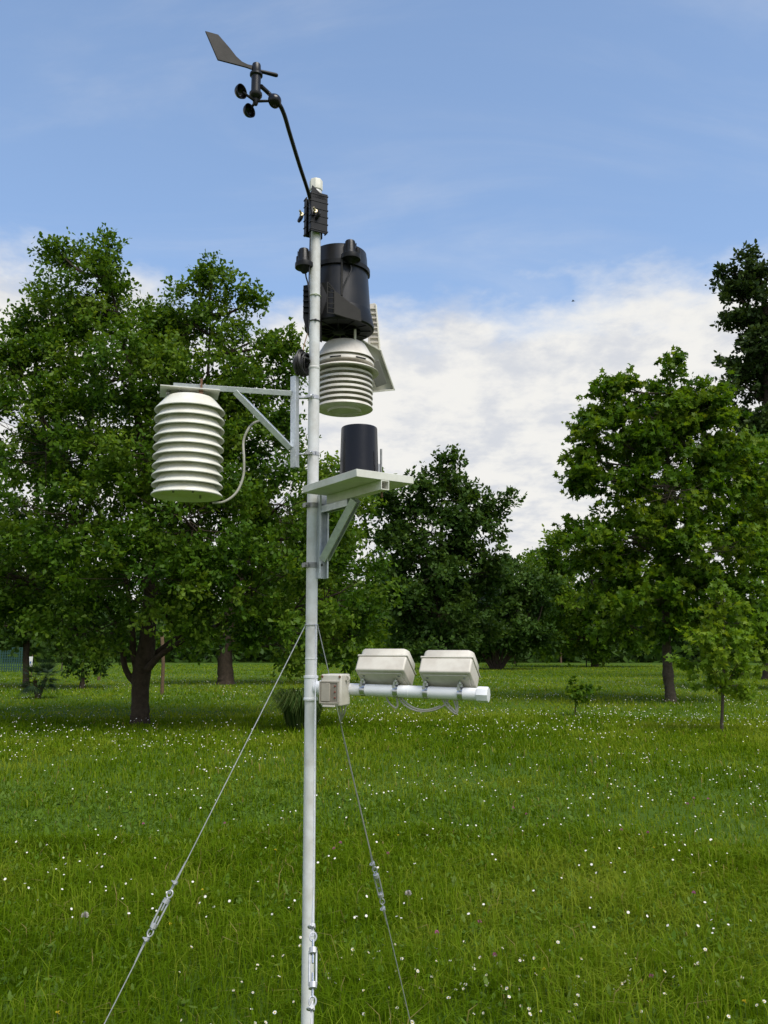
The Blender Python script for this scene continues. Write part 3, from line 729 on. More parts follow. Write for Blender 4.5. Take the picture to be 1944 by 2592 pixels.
m.lathe([(RA * 1.05, 0), (RA * 1.2, .001), (RA * 1.27, .004), (RA * 1.27, Lc - .004), (RA * 1.2, Lc), (0, Lc + .0005)], c, AD, 8); m.build('end_cap', M['pvc_clean'], mr, smooth=20)

def band(parent, c, axis, R, hgt, m_, box_dir=None, name='clamp', boxm=None):
    mm = MB(); mm.lathe([(R - .0006, -hgt / 2), (R + .0010, -hgt / 2), (R + .0010, hgt / 2), (R - .0006, hgt / 2)], c, axis, 28, closed=True)
    if box_dir is not None:
        d = Vector(box_dir).normalized(); ax = Vector(axis).normalized(); x = d.cross(ax)
        mm.box(Vector(c) + d * (R + .005), (.018, .010, hgt * .85), x, d, ax)
        mm.tube([Vector(c) + d * (R + .006) - x * .016, Vector(c) + d * (R + .006) + x * .014], .0034, 8)
    return mm.build(name, m_, parent)
# cable ties round the mast
for yy, mm_, nm in ((810, M['tie'], 'cable_tie'), (1085, M['blackcable'], 'cable_tie')):
    c = mast(z2(0, yy)[1]); k = MB(); k.ring(c, MD + Vector((0, .04, 0)), RM * 1.02, .0016, 28, 6)
    k.box(c + Vector((.004, -RM - .001, 0)), (.006, .004, .005)); k.build(nm, mm_, mr)

# ---- anemometer on a horizontal arm
zA = at(*z1(1150, 1720), YP - .03).z
root_p = at(*z1(1150, 1720), YP - .03)
head_bot = at_z(*z1(870, 885), zA + .02)
an = thing('anemometer', mast(z1(0, 2150)[1]), 'black anemometer with vane and three cups on a thin arm at the mast top', 'anemometer')
hb = head_bot
# arm: from the bracket along to the head, sweeping up at the end
zc = at_z(*z1(635, 700), zA + .06)                    # middle of the head body
zc = Vector((zc.x, zc.y, zc.z))
def head(px, py): return at(*z1(px, py), zc.y)
pts = smooth_path([at(*z1(1190, 1930), YP - .034), at(*z1(1150, 1720), YP - .036), at_z(*z1(1060, 1440), zA + .004), at_z(*z1(965, 1130), zA + .008), at_z(*z1(915, 960), zA + .010),
                   at_z(*z1(862, 850), zA + .020), at(*z1(770, 755), zc.y + .03), head(690, 680)], 6)
m = MB(); m.tube(pts, .0052, 12); m.build('arm', M['black'], an)
s = mpp(zc)
def px1(v): return v / 3.815 * s
axp = head(640, 700)
zt, zb_ = head(640, 545).z, head(640, 775).z
def hz_(py): return head(640, py).z - axp.z
m = MB(); m.lathe([(px1(40), hz_(800)), (px1(52), hz_(788)), (px1(62), hz_(775)), (px1(62), hz_(750)), (px1(46), hz_(742)), (px1(46), hz_(590)), (px1(62), hz_(580)), (px1(62), hz_(562)), (px1(44), hz_(552)), (px1(44), hz_(548))], axp, n=28)
m.build('body', M['black2'], an)
m = MB(); m.lathe([(px1(44), hz_(552)), (px1(46), hz_(545)), (px1(42), hz_(480)), (px1(38), hz_(470)), (0, hz_(470))], axp, n=28); m.build('vane_hub', M['black2'], an)
m = MB(); m.lathe([(0, hz_(868)), (px1(18), hz_(862)), (px1(26), hz_(845)), (px1(30), hz_(808)), (px1(40), hz_(798))], axp, n=20); rh = m.build('rotor_hub', M['black'], an)
# vane: vertical plate in one plane
zv = at(*z1(640, 520), zc.y).z
nose = at_z(*z1(845, 575), zv); tail0 = at_z(*z1(590, 498), zv)
vd = (nose - axp); vd.z = 0; vd.normalize(); vn = Vector((-vd.y, vd.x, 0))
def vp(x, y): return at_pl(*z1(x, y), axp, vn)
m = MB(); m.prism([vp(*q) - vn * .002 for q in ((150, 150), (275, 185), (390, 318), (450, 395), (505, 445), (560, 472), (606, 482), (600, 520), (545, 500), (270, 428))], vn * .004)
m.build('vane_tail', M['brown'], an, bevel=.0008)
m = MB(); a = vp(680, 535); c = vp(850, 577); m.tube([a, a.lerp(c, .9), c, c + (c - a) * .02], [px1(17), px1(20), px1(15), px1(6)], 12); m.build('vane_counterweight', M['black'], an)
# three cups
zr = hz_(825) + axp.z; rc = Vector((axp.x, axp.y, zr))
rcup = px1(66)
for (cxp, cyp), (ox, oy, oz) in zip(((820, 822), (500, 730), (580, 915)), ((-.62, .72, .25), (.82, -.55, -.1), (.80, -.6, .0))):
    cc = at_z(*z1(cxp, cyp), zr) if cyp != 915 else at_z(*z1(cxp, cyp), zr - .004)
    rad = (cc - rc); rad.z = 0
    if rad.length > .075: cc = rc + rad.normalized() * .075; 
    m = MB(); m.tube([rc, rc.lerp(cc, .9)], [.0035, .0028], 8); m.build('cup_arm', M['black'], rh)
    op = Vector((ox, oy, oz)).normalized()
    prof = [(rcup * math.sin(t_), -rcup * math.cos(t_)) for t_ in np.linspace(0, math.pi / 2, 9)]
    prof += [(rcup * 1.04, 0), (rcup * 1.04, .002), (rcup * .97, .002)] + [((rcup - .002) * math.sin(t_), -(rcup - .002) * math.cos(t_)) for t_ in np.linspace(math.pi / 2, 0, 9)]
    m = MB(); m.lathe(prof, cc, op, 26); m.build('cup', M['gloss'], rh)
# clamp bracket on the mast: two ribbed halves, bolts
bt, bb = mast(z1(0, 1745)[1]), mast(z1(0, 2130)[1])
Hb = (bt - bb).length
f = (Vector((0, -1, 0))); yaw = math.radians(-28)
fx = Vector((math.cos(yaw), -math.sin(yaw), 0)); fy = Vector((-math.sin(yaw), -math.cos(yaw), 0))   # bracket axes; fy to the viewer left
m = MB()
for sgn in (-1, 1):
    m.box(bb + MD * Hb / 2 + fy * (.024 * sgn) , (.050, .004, Hb * (.98 if sgn > 0 else .92)), fx, fy, MD)
    for sx in (-1, 1): m.box(bb + MD * Hb / 2 + fy * (.017 * sgn) + fx * (.024 * sx), (.003, .016, Hb * .95), fx, fy, MD)
m.build('bracket_plates', M['black'], an, bevel=.0006)
for i in range(6):
    hh = Hb * (.06 + .175 * i)
    m = MB()
    for sgn in (-1, 1): m.box(bb + MD * hh + fy * (.020 * sgn), (.054, .014, .0028), fx, fy, MD)
    m.build('bracket_rib', M['black'], an, bevel=.0004)
m = MB(); m.prism([bt + fy * .026 + fx * .026 - MD * .02, bt + fy * .026 - fx * .022 + MD * .016, bt + fy * .026 - fx * .026 - MD * .02], -fy * .004); m.build('bracket_gusset', M['black'], an)
for px, py, sgn in ((1215, 1885, 1), (1080, 1915, 1)):
    c = at(*z1(px, py), YP - .04)
    ear = c + Vector((0, .012, 0))
    m = MB(); m.lathe([(.010, -.004), (.013, -.002), (.013, .003), (.008, .005)], ear + Vector((.006 if px > 1150 else -.004, 0, -.006)), fx + Vector((0, 0, -.4)), 16); m.build('bracket_ear', M['black'], an)
    m = MB(); m.tube([c + Vector((-.006, .02, .003)), c, c + Vector((-.004, -.012, .005))], .0028, 8); m.lathe([(.006, -.002), (.006, .002)], c, (0.2, -1, .2), 6)
    m.build('bolt', M['brass'], an)

# ---- weather sensor suite behind the mast
YI = 2.372
iss = thing('sensor_suite', at(*z2(730, 1990), YI), 'black rain collector over a white louvred radiation shield with solar panel, behind mast', 'weather sensor')
def ii(x, y, Y=YI): return at(*z2(x, y), Y)
ax_ = ii(678, 800); sI = mpp(ax_); P2 = lambda v: v / 4.253 * sI
ztop = ii(660, 235, YI - P2(285)).z; zbas = ii(678, 1185).z; zcyl = ii(678, 1010).z
c0 = Vector((ax_.x, ax_.y, 0))
rt, rb2, rbase = P2(288), P2(335), P2(372)
m = MB(); m.lathe([(rb2, zcyl), (rt * 1.02, ztop - .012), (rt, ztop - .004), (rt, ztop), (rt - .004, ztop), (rt - .004, ztop - .06), (rt * .2, ztop - .11), (0, ztop - .11)], c0, n=56); m.build('rain_collector', M['black2'], iss)
m = MB(); m.lathe([(0, zbas + .012), (rbase * .55, zbas + .012), (rbase * .62, zbas), (rbase * .96, zbas), (rbase, zbas + .004), (rbase, zbas + .012), (rb2 * 1.01, zcyl + .004), (rb2 * .9, zcyl + .005)], c0, n=56); m.build('collector_base', M['black'], iss)
# mounting block towards the mast with two gusset plates
fr = Vector((-.30, -.954, 0)); fs = Vector((.954, -.30, 0))
def gus(side, pl):
    o_ = c0 + fs * side; return [at_pl(*z2(*q), o_, fs) for q in pl]
mc = mast(z2(0, 860)[1])
yR = YI - .07
m = MB()
zt_, zb3 = ii(500, 690, YP + .02).z, ii(500, 1000, YP + .02).z
tri = [(520, 1000), (545, 985), (545, 650), (625, 740), (910, 960), (1000, 1075), (905, 1075)]
def gp(x, y):                                         # right gusset surface runs from the mast back along the collector
    k = (x - 545) / 455.0; return at(*z2(x, y), (YP - .010) + k * .055)
poly = [gp(545, 990), gp(545, 650), gp(625, 740), gp(760, 850), gp(905, 955), gp(915, 1080)]
m.prism([gp(622, 995), gp(622, 740), gp(760, 850), gp(905, 955), gp(915, 1080), gp(730, 1030)], (-.004, .004, 0)); m.build('gusset', M['brown'], iss, bevel=.0005)
m = MB()
for (xa, ya, xb, yb) in ((548, 655, 548, 988), (620, 735, 620, 992), (548, 655, 622, 738), (548, 700, 620, 740), (548, 762, 620, 770), (548, 822, 620, 828), (548, 884, 620, 888), (548, 930, 620, 942), (548, 986, 622, 994)):
    m.tube([gp(xa, ya), gp(xb, yb)], .0014, 6)
m.build('gusset_ladder', M['brown'], iss)
m = MB(); m.prism([ii(480, 660, YP + .03), ii(560, 660, YP + .03), ii(620, 740, YP + .05), ii(640, 1000, YP + .05), ii(480, 1000, YP + .03)], (0, .03, 0)); m.build('mount_block', M['black'], iss)
m = MB(); m.prism([ii(288, 690, YP + .025), ii(350, 680, YP + .02), ii(480, 680, YP + .02), ii(480, 1260, YP + .03), ii(335, 1205, YP + .02), ii(285, 1040, YP + .02)], (0, .035, 0)); m.build('mount_block', M['black'], iss, bevel=.001)
for yy in (745, 800, 860, 920, 980):
    m = MB(); m.box(ii(318, yy, YP + .018), (P2(62), .006, .0022)); m.build('mount_rib', M['black'], iss)
# funnel ribs under the base
m = MB()
for k in range(12):
    t_ = 2 * math.pi * k / 12; d = Vector((math.cos(t_), math.sin(t_), 0)); m.box(c0 + d * rbase * .5 + Vector((0, 0, zbas + .002)), (rbase * .8, .003, .008), d, Vector((-d.y, d.x, 0)))
m.lathe([(0, zbas - .008), (.018, zbas - .006), (.022, zbas + .012)], c0, n=20); m.build('base_ribs', M['black'], iss)
# sensor shelf wrapped round the collector
zs_ = ii(700, 440, YI - .09).z
m = MB(); th = np.linspace(math.radians(-175), math.radians(15), 26)
ro, ri = rt * 1.14, rt * 1.03
prof_o = [c0 + Vector((math.cos(t_) * ro, math.sin(t_) * ro, 0)) for t_ in th]; prof_i = [c0 + Vector((math.cos(t_) * ri, math.sin(t_) * ri, 0)) for t_ in th[::-1]]
m.prism([p + Vector((0, 0, zs_)) for p in prof_o + prof_i], (0, 0, .013)); m.build('sensor_shelf', M['black'], iss)
for nm, kx, ky, rr_ in (('r', 800, 430, 96), ('l', 300, 520, 92)):
    Yk = YI - .085 if nm == 'r' else YP - .004
    ct = ii(kx, ky - 25, Yk); s_ = mpp(ct) / 4.253
    m = MB(); rr_ *= 1.12; m.lathe([(rr_ * s_ * .25, -.017), (rr_ * s_ * .6, -.006), (rr_ * s_ * .98, -.003), (rr_ * s_, .001), (rr_ * s_ * .98, .010), (rr_ * s_ * .9, .012)], ct, n=36); spf = m.build('sensor_platform', M['black'], iss)
    m = MB(); H = 165 * s_; tpz = Vector((-8 * s_, 0, .012))
    m.lathe([(74 * s_, 0), (70 * s_, H * .15), (60 * s_, H * .75), (50 * s_, H * .95), (28 * s_, H * 1.02), (0, H * 1.03)], ct + tpz, n=24); m.build('sensor_knob', M['black2'], spf)
    for t_ in range(8):
        d = Vector((math.cos(t_ * .785), math.sin(t_ * .785), 0)); m2 = MB(); m2.box(ct + tpz + d * 64 * s_ + Vector((0, 0, H * .42)), (9 * s_, 10 * s_, H * .78), d, Vector((-d.y, d.x, 0))); m2.build('knob_rib', M['black'], spf)
    m = MB(); m.lathe([(28 * s_, 0), (30 * s_, .002), (28 * s_, 75 * s_), (0, 77 * s_)], ct + Vector((72 * s_ if nm == 'r' else -62 * s_, 0, .011)), n=18); m.build('sensor_cap', M['black'], spf)
    if nm == 'r': cb = [ct + Vector((0, 0, -.02)), ii(805, 520, YI - .085), ii(760, 610, YI - .09), ii(722, 700, YI - .09), ii(700, 790, YI - .09)]
    else: cb = [ct + Vector((.004, 0, -.02)), ii(318, 600, YP - .01), ii(335, 660, YP - .005), ii(352, 760, YP - .016)]
    m = MB(); m.tube(smooth_path(cb, 5), .0022, 8); m.build('cable', M['blackcable'], iss)
m = MB(); a = ii(702, 400, YI - .088); c = ii(706, 795, YI - .092); m.box((a + c) / 2, (.005, .005, (a - c).length)); m.build('drain_post', M['brown'], iss)
# radiation shield
YS = 2.395
def sh(y): return at(*z2(733, y), YS)
sa = sh(1600); c1 = Vector((sa.x, sa.y, 0)); sS = mpp(sa); P3 = lambda v: v / 4.253 * sS
zd = sh(1510).z; zdt = sh(1325).z
m = MB(); m.lathe([(0, zdt + .001), (P3(190), zdt), (P3(212), zdt - .002), (P3(228), zdt - .007), (P3(308), zd + P3(30)), (P3(322), zd + P3(12)), (P3(325), zd), (P3(315), zd), (P3(300), zd + P3(25)), (P3(120), zdt - .02), (0, zdt - .02)], c1, n=64); m.build('shield_cap', M['shield2'], iss)
zf = sh(1560).z
m = MB(); m.lathe([(P3(250), zd + .012), (P3(312), zf + .006), (P3(318), zf + .001), (P3(318), zf - .002), (P3(250), zf - .002)], c1, n=64); m.build('shield_plate', M['shield2'], iss)
for t_ in (-105, -55, 20, 75, 140, 200):                # dark vent slots
    d = Vector((math.cos(math.radians(t_)), math.sin(math.radians(t_)), 0)); x_ = Vector((-d.y, d.x, 0))
    m = MB(); m.box(c1 + d * P3(318) + Vector((0, 0, zf + .001)), (P3(120), .0022, .0034), x_, d); m.build('vent_slot', M['black'], iss)
zfl = sh(1640).z
m = MB(); m.lathe([(P3(240), zfl + P3(40)), (P3(330), zfl + P3(28)), (P3(364), zfl + P3(6)), (P3(368), zfl), (P3(360), zfl - P3(4)), (P3(300), zfl + P3(8)), (P3(240), zfl + P3(10))], c1, n=64); m.build('shield_flange', M['shield2'], iss)
for k in range(6):
    zz_ = sh(1694 + k * 55.5).z; h = P3(55)
    m = MB(); m.lathe([(P3(235), zz_ + h * .55), (P3(285), zz_ + h * .62), (P3(300), zz_ + h * .5), (P3(305), zz_ + h * .05), (P3(302), zz_), (P3(292), zz_ + h * .05), (P3(280), zz_ + h * .38), (P3(235), zz_ + h * .35)], c1, n=64)
    m.build('shield_plate', M['shield2'], iss)
zz_ = sh(2027).z; h = P3(55)
m = MB(); m.lathe([(0, zz_ + h * .5), (P3(290), zz_ + h * .55), (P3(302), zz_ + h * .2), (P3(305), zz_), (P3(298), zz_ - .001), (P3(185), zz_ - P3(12)), (P3(178), zz_ - P3(34)), (P3(168), zz_ - P3(34)), (P3(160), zz_ - P3(4)), (0, zz_ - P3(4))], c1, n=64); m.build('shield_base', M['shield2'], iss)
m = MB(); m.lathe([(P3(225), zd), (P3(225), zz_)], c1, n=32); m.build('shield_core', M['shield2'], iss)
m = MB(); a = sh(1300); m.tube([ii(845, 1165, YS - .05), ii(845, 1300, YS - .05)], .0035, 10); m.build('standoff', M['shield2'], iss)
# solar housing behind, seen from the back: ribbed strip above, open tray below
YT = YS + .085
def tt(x, y, Y=YT): return at(*z2(x, y), Y)
m = MB(); m.prism([tt(985, 890), tt(1060, 880), tt(1080, 905), tt(1118, 1400), tt(985, 1330)], (0, .010, 0)); m.build('housing_strip', M['shield2'], iss, bevel=.001)
for i in range(8):
    yy = 940 + i * 52; m = MB(); m.box(tt(1030 + i * 4, yy, YT - .003), (P3(88), .006, .003)); m.build('housing_rib', M['shield2'], iss)
m = MB(); m.tube([tt(1068, 900, YT - .003), tt(1112, 1395, YT - .003)], .003, 8); m.build('housing_edge', M['shield'], iss)
top_l, top_r, bot_r, bot_l = tt(820, 1225, YT - .02), tt(1118, 1395, YT), tt(1262, 1812, YT + .04), tt(960, 1842, YT + .02)
nz = (top_r - top_l).cross(bot_r - top_r).normalized()
if nz.y > 0: nz = -nz
m = MB(); m.prism([top_l, top_r, bot_r, bot_l], -nz * .004); tbk = m.build('tray_back', M['board'], iss)
for p_, q_ in ((top_l, top_r), (top_r, bot_r), (bot_r, bot_l)):
    m = MB(); d = (q_ - p_).normalized(); inn = nz.cross(d).normalized()
    m.box((p_ + q_) / 2 + nz * .010, ((q_ - p_).length + .004, .004, .024), d, inn, nz); m.build('tray_rim', M['shield'], tbk, bevel=.0006)
cc_ = (top_l + top_r + bot_r + bot_l) / 4
m = MB(); d = (bot_r - top_r).normalized(); e_ = nz.cross(d).normalized(); m.box(tt(1085, 1640, YT) + nz * .008, (.075, .034, .010), d, e_, nz); m.build('tray_panel', M['pvgrey'], tbk, bevel=.001)
m = MB(); m.prism([q_ - nz * .006 for q_ in (top_l, top_r, bot_r, bot_l)], -nz * .003); m.build('solar_panel', M['gloss'], iss)

# ---- coil of black cable left of the mast
cc_ = at(*z2(272, 1535), YP - .005)
cr_ = thing('cable_coil', cc_, 'tied coil of black cable hanging on the left of the mast', 'cable')
m = MB()
for i in range(26):
    ax = Vector((.93 + random.uniform(-.1, .1), -.36 + random.uniform(-.16, .16), random.uniform(-.14, .14)))
    m.ring(cc_ + Vector((random.uniform(-.014, .014), random.uniform(-.012, .012), random.uniform(-.003, .003))), ax, random.uniform(.018, .031), .0026, 22, 6, sx=random.uniform(1.05, 1.2), hint=(0, 0, 1))
m.build('loops', M['blackcable'], cr_)
m = MB(); m.ring(cc_ + Vector((.004, -.012, .004)), (0, .2, 1), .019, .0022, 18, 6); m.build('tie', M['blackcable'], cr_)
m = MB(); m.tube(smooth_path([cc_ + Vector((.001, -.004, .026)), at(*z2(300, 1320), YP - .008), at(*z2(335, 1205), YP - .012)], 4), .0016, 6); m.build('lead', M['tan'], cr_)
m = MB(); m.tube(smooth_path([at(*z2(335, 1205), YP - .014), at(*z2(352, 1080), YP - .018), at(*z2(356, 900), YP - .018), at(*z2(350, 700), YP - .018), at(*z2(356, 400), YP - .018), at(*z2(366, 60), YP - .02)], 6), .0018, 6); m.build('lead', M['blackcable'], cr_)

# ---- left bracket
zB = at(*z3(1255, 262), YP).z
br = thing('wall_bracket', at(*z3(1280, 870), YP - .01), 'galvanised triangular bracket reaching left from the mast', 'bracket')
vch = lambda y: at(*z3(1281, y), YP - .008)
m = MB(); t0, t1 = vch(875), vch(112); t1 = Vector((t0.x + (t1.x - t0.x), t0.y, t1.z)); m.channel(t0, t1, (.55, .83, 0), .0175, .016); m.build('upright', M['zinc'], br, bevel=.0004)
bR = at(*z3(1252, 252), YP - .008); bL = at_z(*z3(262, 186), bR.z)
m = MB(); m.channel(bL, bR, (0, .25, -1), .016, .014); m.build('beam', M['zinc'], br, bevel=.0004)
bd_ = (bR - bL).normalized()
dT, dB = at(*z3(782, 236), bL.lerp(bR, .53).y), at(*z3(1246, 712), YP - .008)
m = MB(); m.channel(dT, dB, (-.6, .3, -.7), .016, .015); m.build('brace', M['zinc'], br, bevel=.0004)
for y_ in (290, 762):
    a = at(*z3(1305, y_), YP); c = mast(z3(0, y_)[1])
    m = MB(); m.tube([a - Vector((.006, 0, 0)), c], .0035, 10); m.build('bolt', M['steel'], br)
    band(br, c, MD, RM, .010, M['steel'], (-.55, -.83, 0))
# white plate under the beam
zpl = bL.z - .0095
pl = [at_z(*z3(*q), zpl) for q in ((152, 176), (655, 218), (632, 300), (148, 274))]
m = MB(); m.prism(pl, (0, 0, -.003)); o = m.build('mounting_plate', M['board'], br, bevel=.0005)
# left radiation shield
YL = sum(p.y for p in pl) / 4
def ls(y): return at(*z3(390 - (y - 700) * .03, y), YL)
lc = ls(760); cL = Vector((lc.x, lc.y, 0)); sL = mpp(lc); P4 = lambda v: v / 3.318 * sL
lsr = thing('radiation_shield', Vector((lc.x, lc.y, ls(1115).z)), 'white ten plate louvred radiation shield hanging left under the bracket', 'radiation shield')
RL = P4(293)
zk = [ls(410 + k * 78.3).z for k in range(10)]; dz = zk[0] - zk[1]
ztp = ls(300).z
for k, z0 in enumerate(zk):
    hgt = dz * 1.02 if k else ztp - z0
    rin = RL * .80 if k else P4(205)
    if k == 0: prof = [(0, ztp + .001), (rin * .97, ztp), (rin, ztp - .002), (RL * .985, z0 + .003), (RL, z0 + .001), (RL * .99, z0 - .001), (RL * .965, z0 + .001), (rin - .004, ztp - .006), (0, ztp - .006)]
    else: prof = [(rin - .006, z0 + hgt), (rin, z0 + hgt), (RL * .90, z0 + hgt * .42), (RL * .985, z0 + .0035), (RL, z0 + .001), (RL * .99, z0 - .001), (RL * .955, z0 + .0015), (RL * .88, z0 + hgt * .36), (rin - .006, z0 + hgt * .82)]
    m = MB(); m.lathe(prof, cL, n=72, closed=bool(k)); m.build('shield_plate', M['shield'], lsr, smooth=40)
m = MB(); m.lathe([(0, zk[-1] + dz * .38), (RL * .86, zk[-1] + dz * .38), (RL * .86, zk[-1] + dz * .45), (0, zk[-1] + dz * .45)], cL, n=48); m.build('bottom_disc', M['shield'], lsr)
for a_ in (-60, -120, 60):
    d = Vector((math.cos(math.radians(a_)), math.sin(math.radians(a_)), 0)) * RL * .55
    m = MB(); m.tube([cL + d + Vector((0, 0, zk[-1] + dz * .05)), cL + d + Vector((0, 0, zk[-1] + dz * .4))], .003, 8); m.build('rod_end', M['dullsteel'], lsr)
for px, y0, y1, mm_ in ((222, 228, 285, M['dullsteel']), (314, 235, 285, M['dullsteel']), (494, 130, 285, M['rust'])):
    c = at(*z3(px, 250), YL - .03); c.z = ztp
    zt2 = at(*z3(px, y0), c.y).z
    m = MB(); m.tube([c + Vector((0, 0, -.004)), Vector((c.x, c.y, zt2))], .003, 8)
    for zq in (ztp + .004, zpl - .007): m.lathe([(.0062, 0), (.0062, .005)], (c.x, c.y, zq), n=6)
    m.build('hanger_bolt', mm_, lsr)
m = MB(); m.tube(smooth_path([at(*z3(590, 1172), YL), at(*z3(690, 1160), YL), at(*z3(790, 1085), YL + .01), at(*z3(848, 950), YL + .02), at(*z3(855, 800), YL + .02), at(*z3(850, 660), YL + .03), at(*z3(885, 560), YL + .03), at(*z3(930, 505), YP), at(*z3(985, 480), YP + .012)], 6), .0032, 10)
m.build('cable', M['cable'], lsr)

# ---- shelf with rain gauge
zs2 = at(*z4(200, 822), 2.19).z
sL_, sN, sR_ = [at_z(*z4(*q), zs2) for q in ((200, 822), (797, 637), (1480, 706))]
e1 = (sL_ - sN); e2 = (sR_ - sN); e2 = e2 - e1 * (e2.dot(e1) / e1.dot(e1))
sf = thing('instrument_shelf', sN + (e1 + e2) / 2 - Vector((0, 0, .2)), 'small white square shelf on a galvanised strut bracket, right of the mast', 'shelf')
m = MB(); m.prism([sN, sN + e2, sN + e1 + e2, sN + e1], (0, 0, .0185)); m.build('board', M['board'], sf, bevel=.0008)
u = e1.normalized(); v_ = e2.normalized()
mid0 = sN + e2 * .49; mid1 = mid0 + e1 * .98
tz = Vector((0, 0, 1)); ts = .023
m = MB()
for off_, szz in ((v_ * (ts / 2 - .001), (.002, ts)), (-v_ * (ts / 2 - .001), (.002, ts))):
    m.box((mid0 + mid1) / 2 + off_ - tz * (ts / 2 + .0005), ((mid1 - mid0).length, .002, ts), u, v_, tz)
for zo in (.0015, ts - .0005): m.box((mid0 + mid1) / 2 - tz * zo, ((mid1 - mid0).length, ts - .004, .002), u, v_, tz)
m.build('square_tube', M['board'], sf)
vpl = v_.copy()
def onp(x, y): return at_pl(*z4(x, y), mid0, vpl)
va, vb = at(*z4(425, 1765), YP - .012), at(*z4(425, 840), YP - .012); vb = Vector((va.x, va.y, vb.z))
va.x = vb.x = at(*z4(425, 1300), YP - .012).x
m = MB(); m.channel(va, vb, (.42, -.9, 0), .026, .020, .002); m.build('strut_upright', M['zinc'], sf, bevel=.0004)
ht = Vector((va.x, va.y, zs2 - ts - .010)); hb2 = mid0 + e1 * .60; hb2.z = ht.z
m = MB(); m.channel(Vector((ht.x, ht.y, ht.z - .004)), hb2, (0, 0, -1), .022, .018, .002); m.build('strut_arm', M['zinc'], sf, bevel=.0004)
dlo = va.lerp(vb, .22) + Vector((.006, -.012, 0)); dhi = mid0 + e1 * .50; dhi.z = zs2 - ts - .006
m = MB(); m.channel(dlo, dhi, (.80, -.40, -.45), .024, .020, .002); m.build('strut_brace', M['zinc'], sf, bevel=.0004)
for y_ in (962, 1620):
    c = mast(z4(0, y_)[1]); band(sf, c, MD, RM, .014, M['dullsteel'], (-.85, -.5, 0))
    m = MB(); m.tube([c + Vector((RM, -.008, 0)), Vector((va.x, va.y, c.z))], .0035, 8); m.build('bolt', M['dullsteel'], sf)
for x_, y0, y1, mm_ in ((1045, 500, 585, M['steel']), (1068, 335, 585, M['dullsteel'])):
    c = sN + e2 * .75 + e1 * .28; p0 = at(*z4(x_, 585), c.y); zt2 = at(*z4(x_, y0), c.y).z
    m = MB(); m.tube([Vector((p0.x, c.y, zs2 + .017)), Vector((p0.x, c.y, zt2))], .0028, 8); m.lathe([(.006, 0), (.006, .004)], (p0.x, c.y, zs2 + .0186), n=6); m.build('bolt', mm_, sf)
c = sN + e2 * .52 + e1 * .12; p0 = at(*z4(1076, 820), c.y); m = MB(); m.tube([Vector((p0.x, c.y, zs2)), Vector((p0.x, c.y, at(*z4(1076, 868), c.y).z))], .0026, 8); m.build('bolt', M['rust'], sf)
# rain gauge
gc = sN + e1 * .5 + e2 * .5; gxy = at(*z4(826, 400), gc.y); cG = Vector((gxy.x, gc.y, 0)); zg = zs2 + .0186; sG = mpp(gxy) / 4.366
zgt = at(*z4(826, 103), gc.y).z
rg = thing('rain_gauge', Vector((cG.x, cG.y, zg)), 'plain glossy black cylinder rain gauge standing on the shelf', 'rain gauge')
R0, R1 = 216 * sG, 200 * sG
m = MB(); m.lathe([(0, zg), (R0 * 1.01, zg), (R0 * 1.01, zg + .004), (R0, zg + .006), (R1, zgt - .004), (R1 * .985, zgt - .001), (R1 * .96, zgt), (R1 * .94, zgt - .002), (R1 * .92, zgt - .05), (.01, zgt - .09), (0, zgt - .09)], cG, n=64); m.build('body', M['gloss'], rg, smooth=30)

# ---- switch box on the arm
N_ = Vector((-AH.y, AH.x, 0));  N_ = -N_ if N_.y > 0 else N_
N_.z = 0
bw, bdp, bh = .056, .058, .078
bc_ = arm(390) + N_ * (RA * .2 + bdp / 2); bc_.z = at(*z5(330, 465), bc_.y).z
sw = thing('switch_box', bc_ - Vector((0, 0, bh / 2)), 'small cream switch box with a brown window, next to the mast tee', 'switch box')
m = MB(); m.box(bc_, (bw, bdp, bh), AH, N_, tz); m.build('body', M['cream'], sw, bevel=.004, seg=3)
fc = bc_ + N_ * (bdp / 2)
def onface(x, z_, d=.001): return fc + AH * x + tz * z_ + N_ * d
m = MB(); m.box(onface(-.004, -.005), (.048, .003, .050), AH, N_, tz); win = m.build('window', M['window'], sw, bevel=.001)
m = MB()
for (a, c2, sx, sz_) in ((-.004, .0205, .052, .003), (-.004, -.0305, .052, .003), (-.0285, -.005, .003, .05), (.0205, -.005, .003, .05)): m.box(onface(a, c2, .0018), (sx, .005, sz_), AH, N_, tz)
m.build('window_frame', M['cream_dark'], win)
m = MB(); m.box(onface(-.013, -.005, .003), (.024, .003, .044), AH, N_, tz); m.build('rocker', M['cream_dark'], win, bevel=.0008)
for zq in (.010, -.004, -.018):
    m = MB(); m.lathe([(.0022, 0), (.0022, .002), (0, .0026)], onface(.012, zq, .0025), N_, 10); m.build('led', M['red'], win)
for xq in (-.024, .024):
    m = MB(); m.lathe([(.0032, 0), (.0032, .0012), (0, .0016)], onface(xq, .033, 0.0005), N_, 10); m.build('screw', M['rust'], sw)
m = MB(); m.box(onface(-.004, -.039, .002), (.034, .006, .004), AH, N_, tz); m.build('lip', M['cream'], sw, bevel=.001)
m = MB(); hx = bc_ + AH * bw / 2 + tz * .028; m.ring(hx + AH * .004, N_, .006, .0018, 14, 6); m.box(hx, (.008, .010, .008), AH, N_, tz); m.build('hook', M['cream'], sw)
kn = at(*z5(392, 715), bc_.y + .03)
for x0_, x1_ in ((372, 385), (400, 392), (432, 400)):
    m = MB(); m.tube(smooth_path([at(*z5(x0_, 585), bc_.y), at(*z5((x0_ + x1_) / 2 + 6, 650), bc_.y + .01), kn], 5), .0022, 8); m.build('cable', M['cable'], sw)

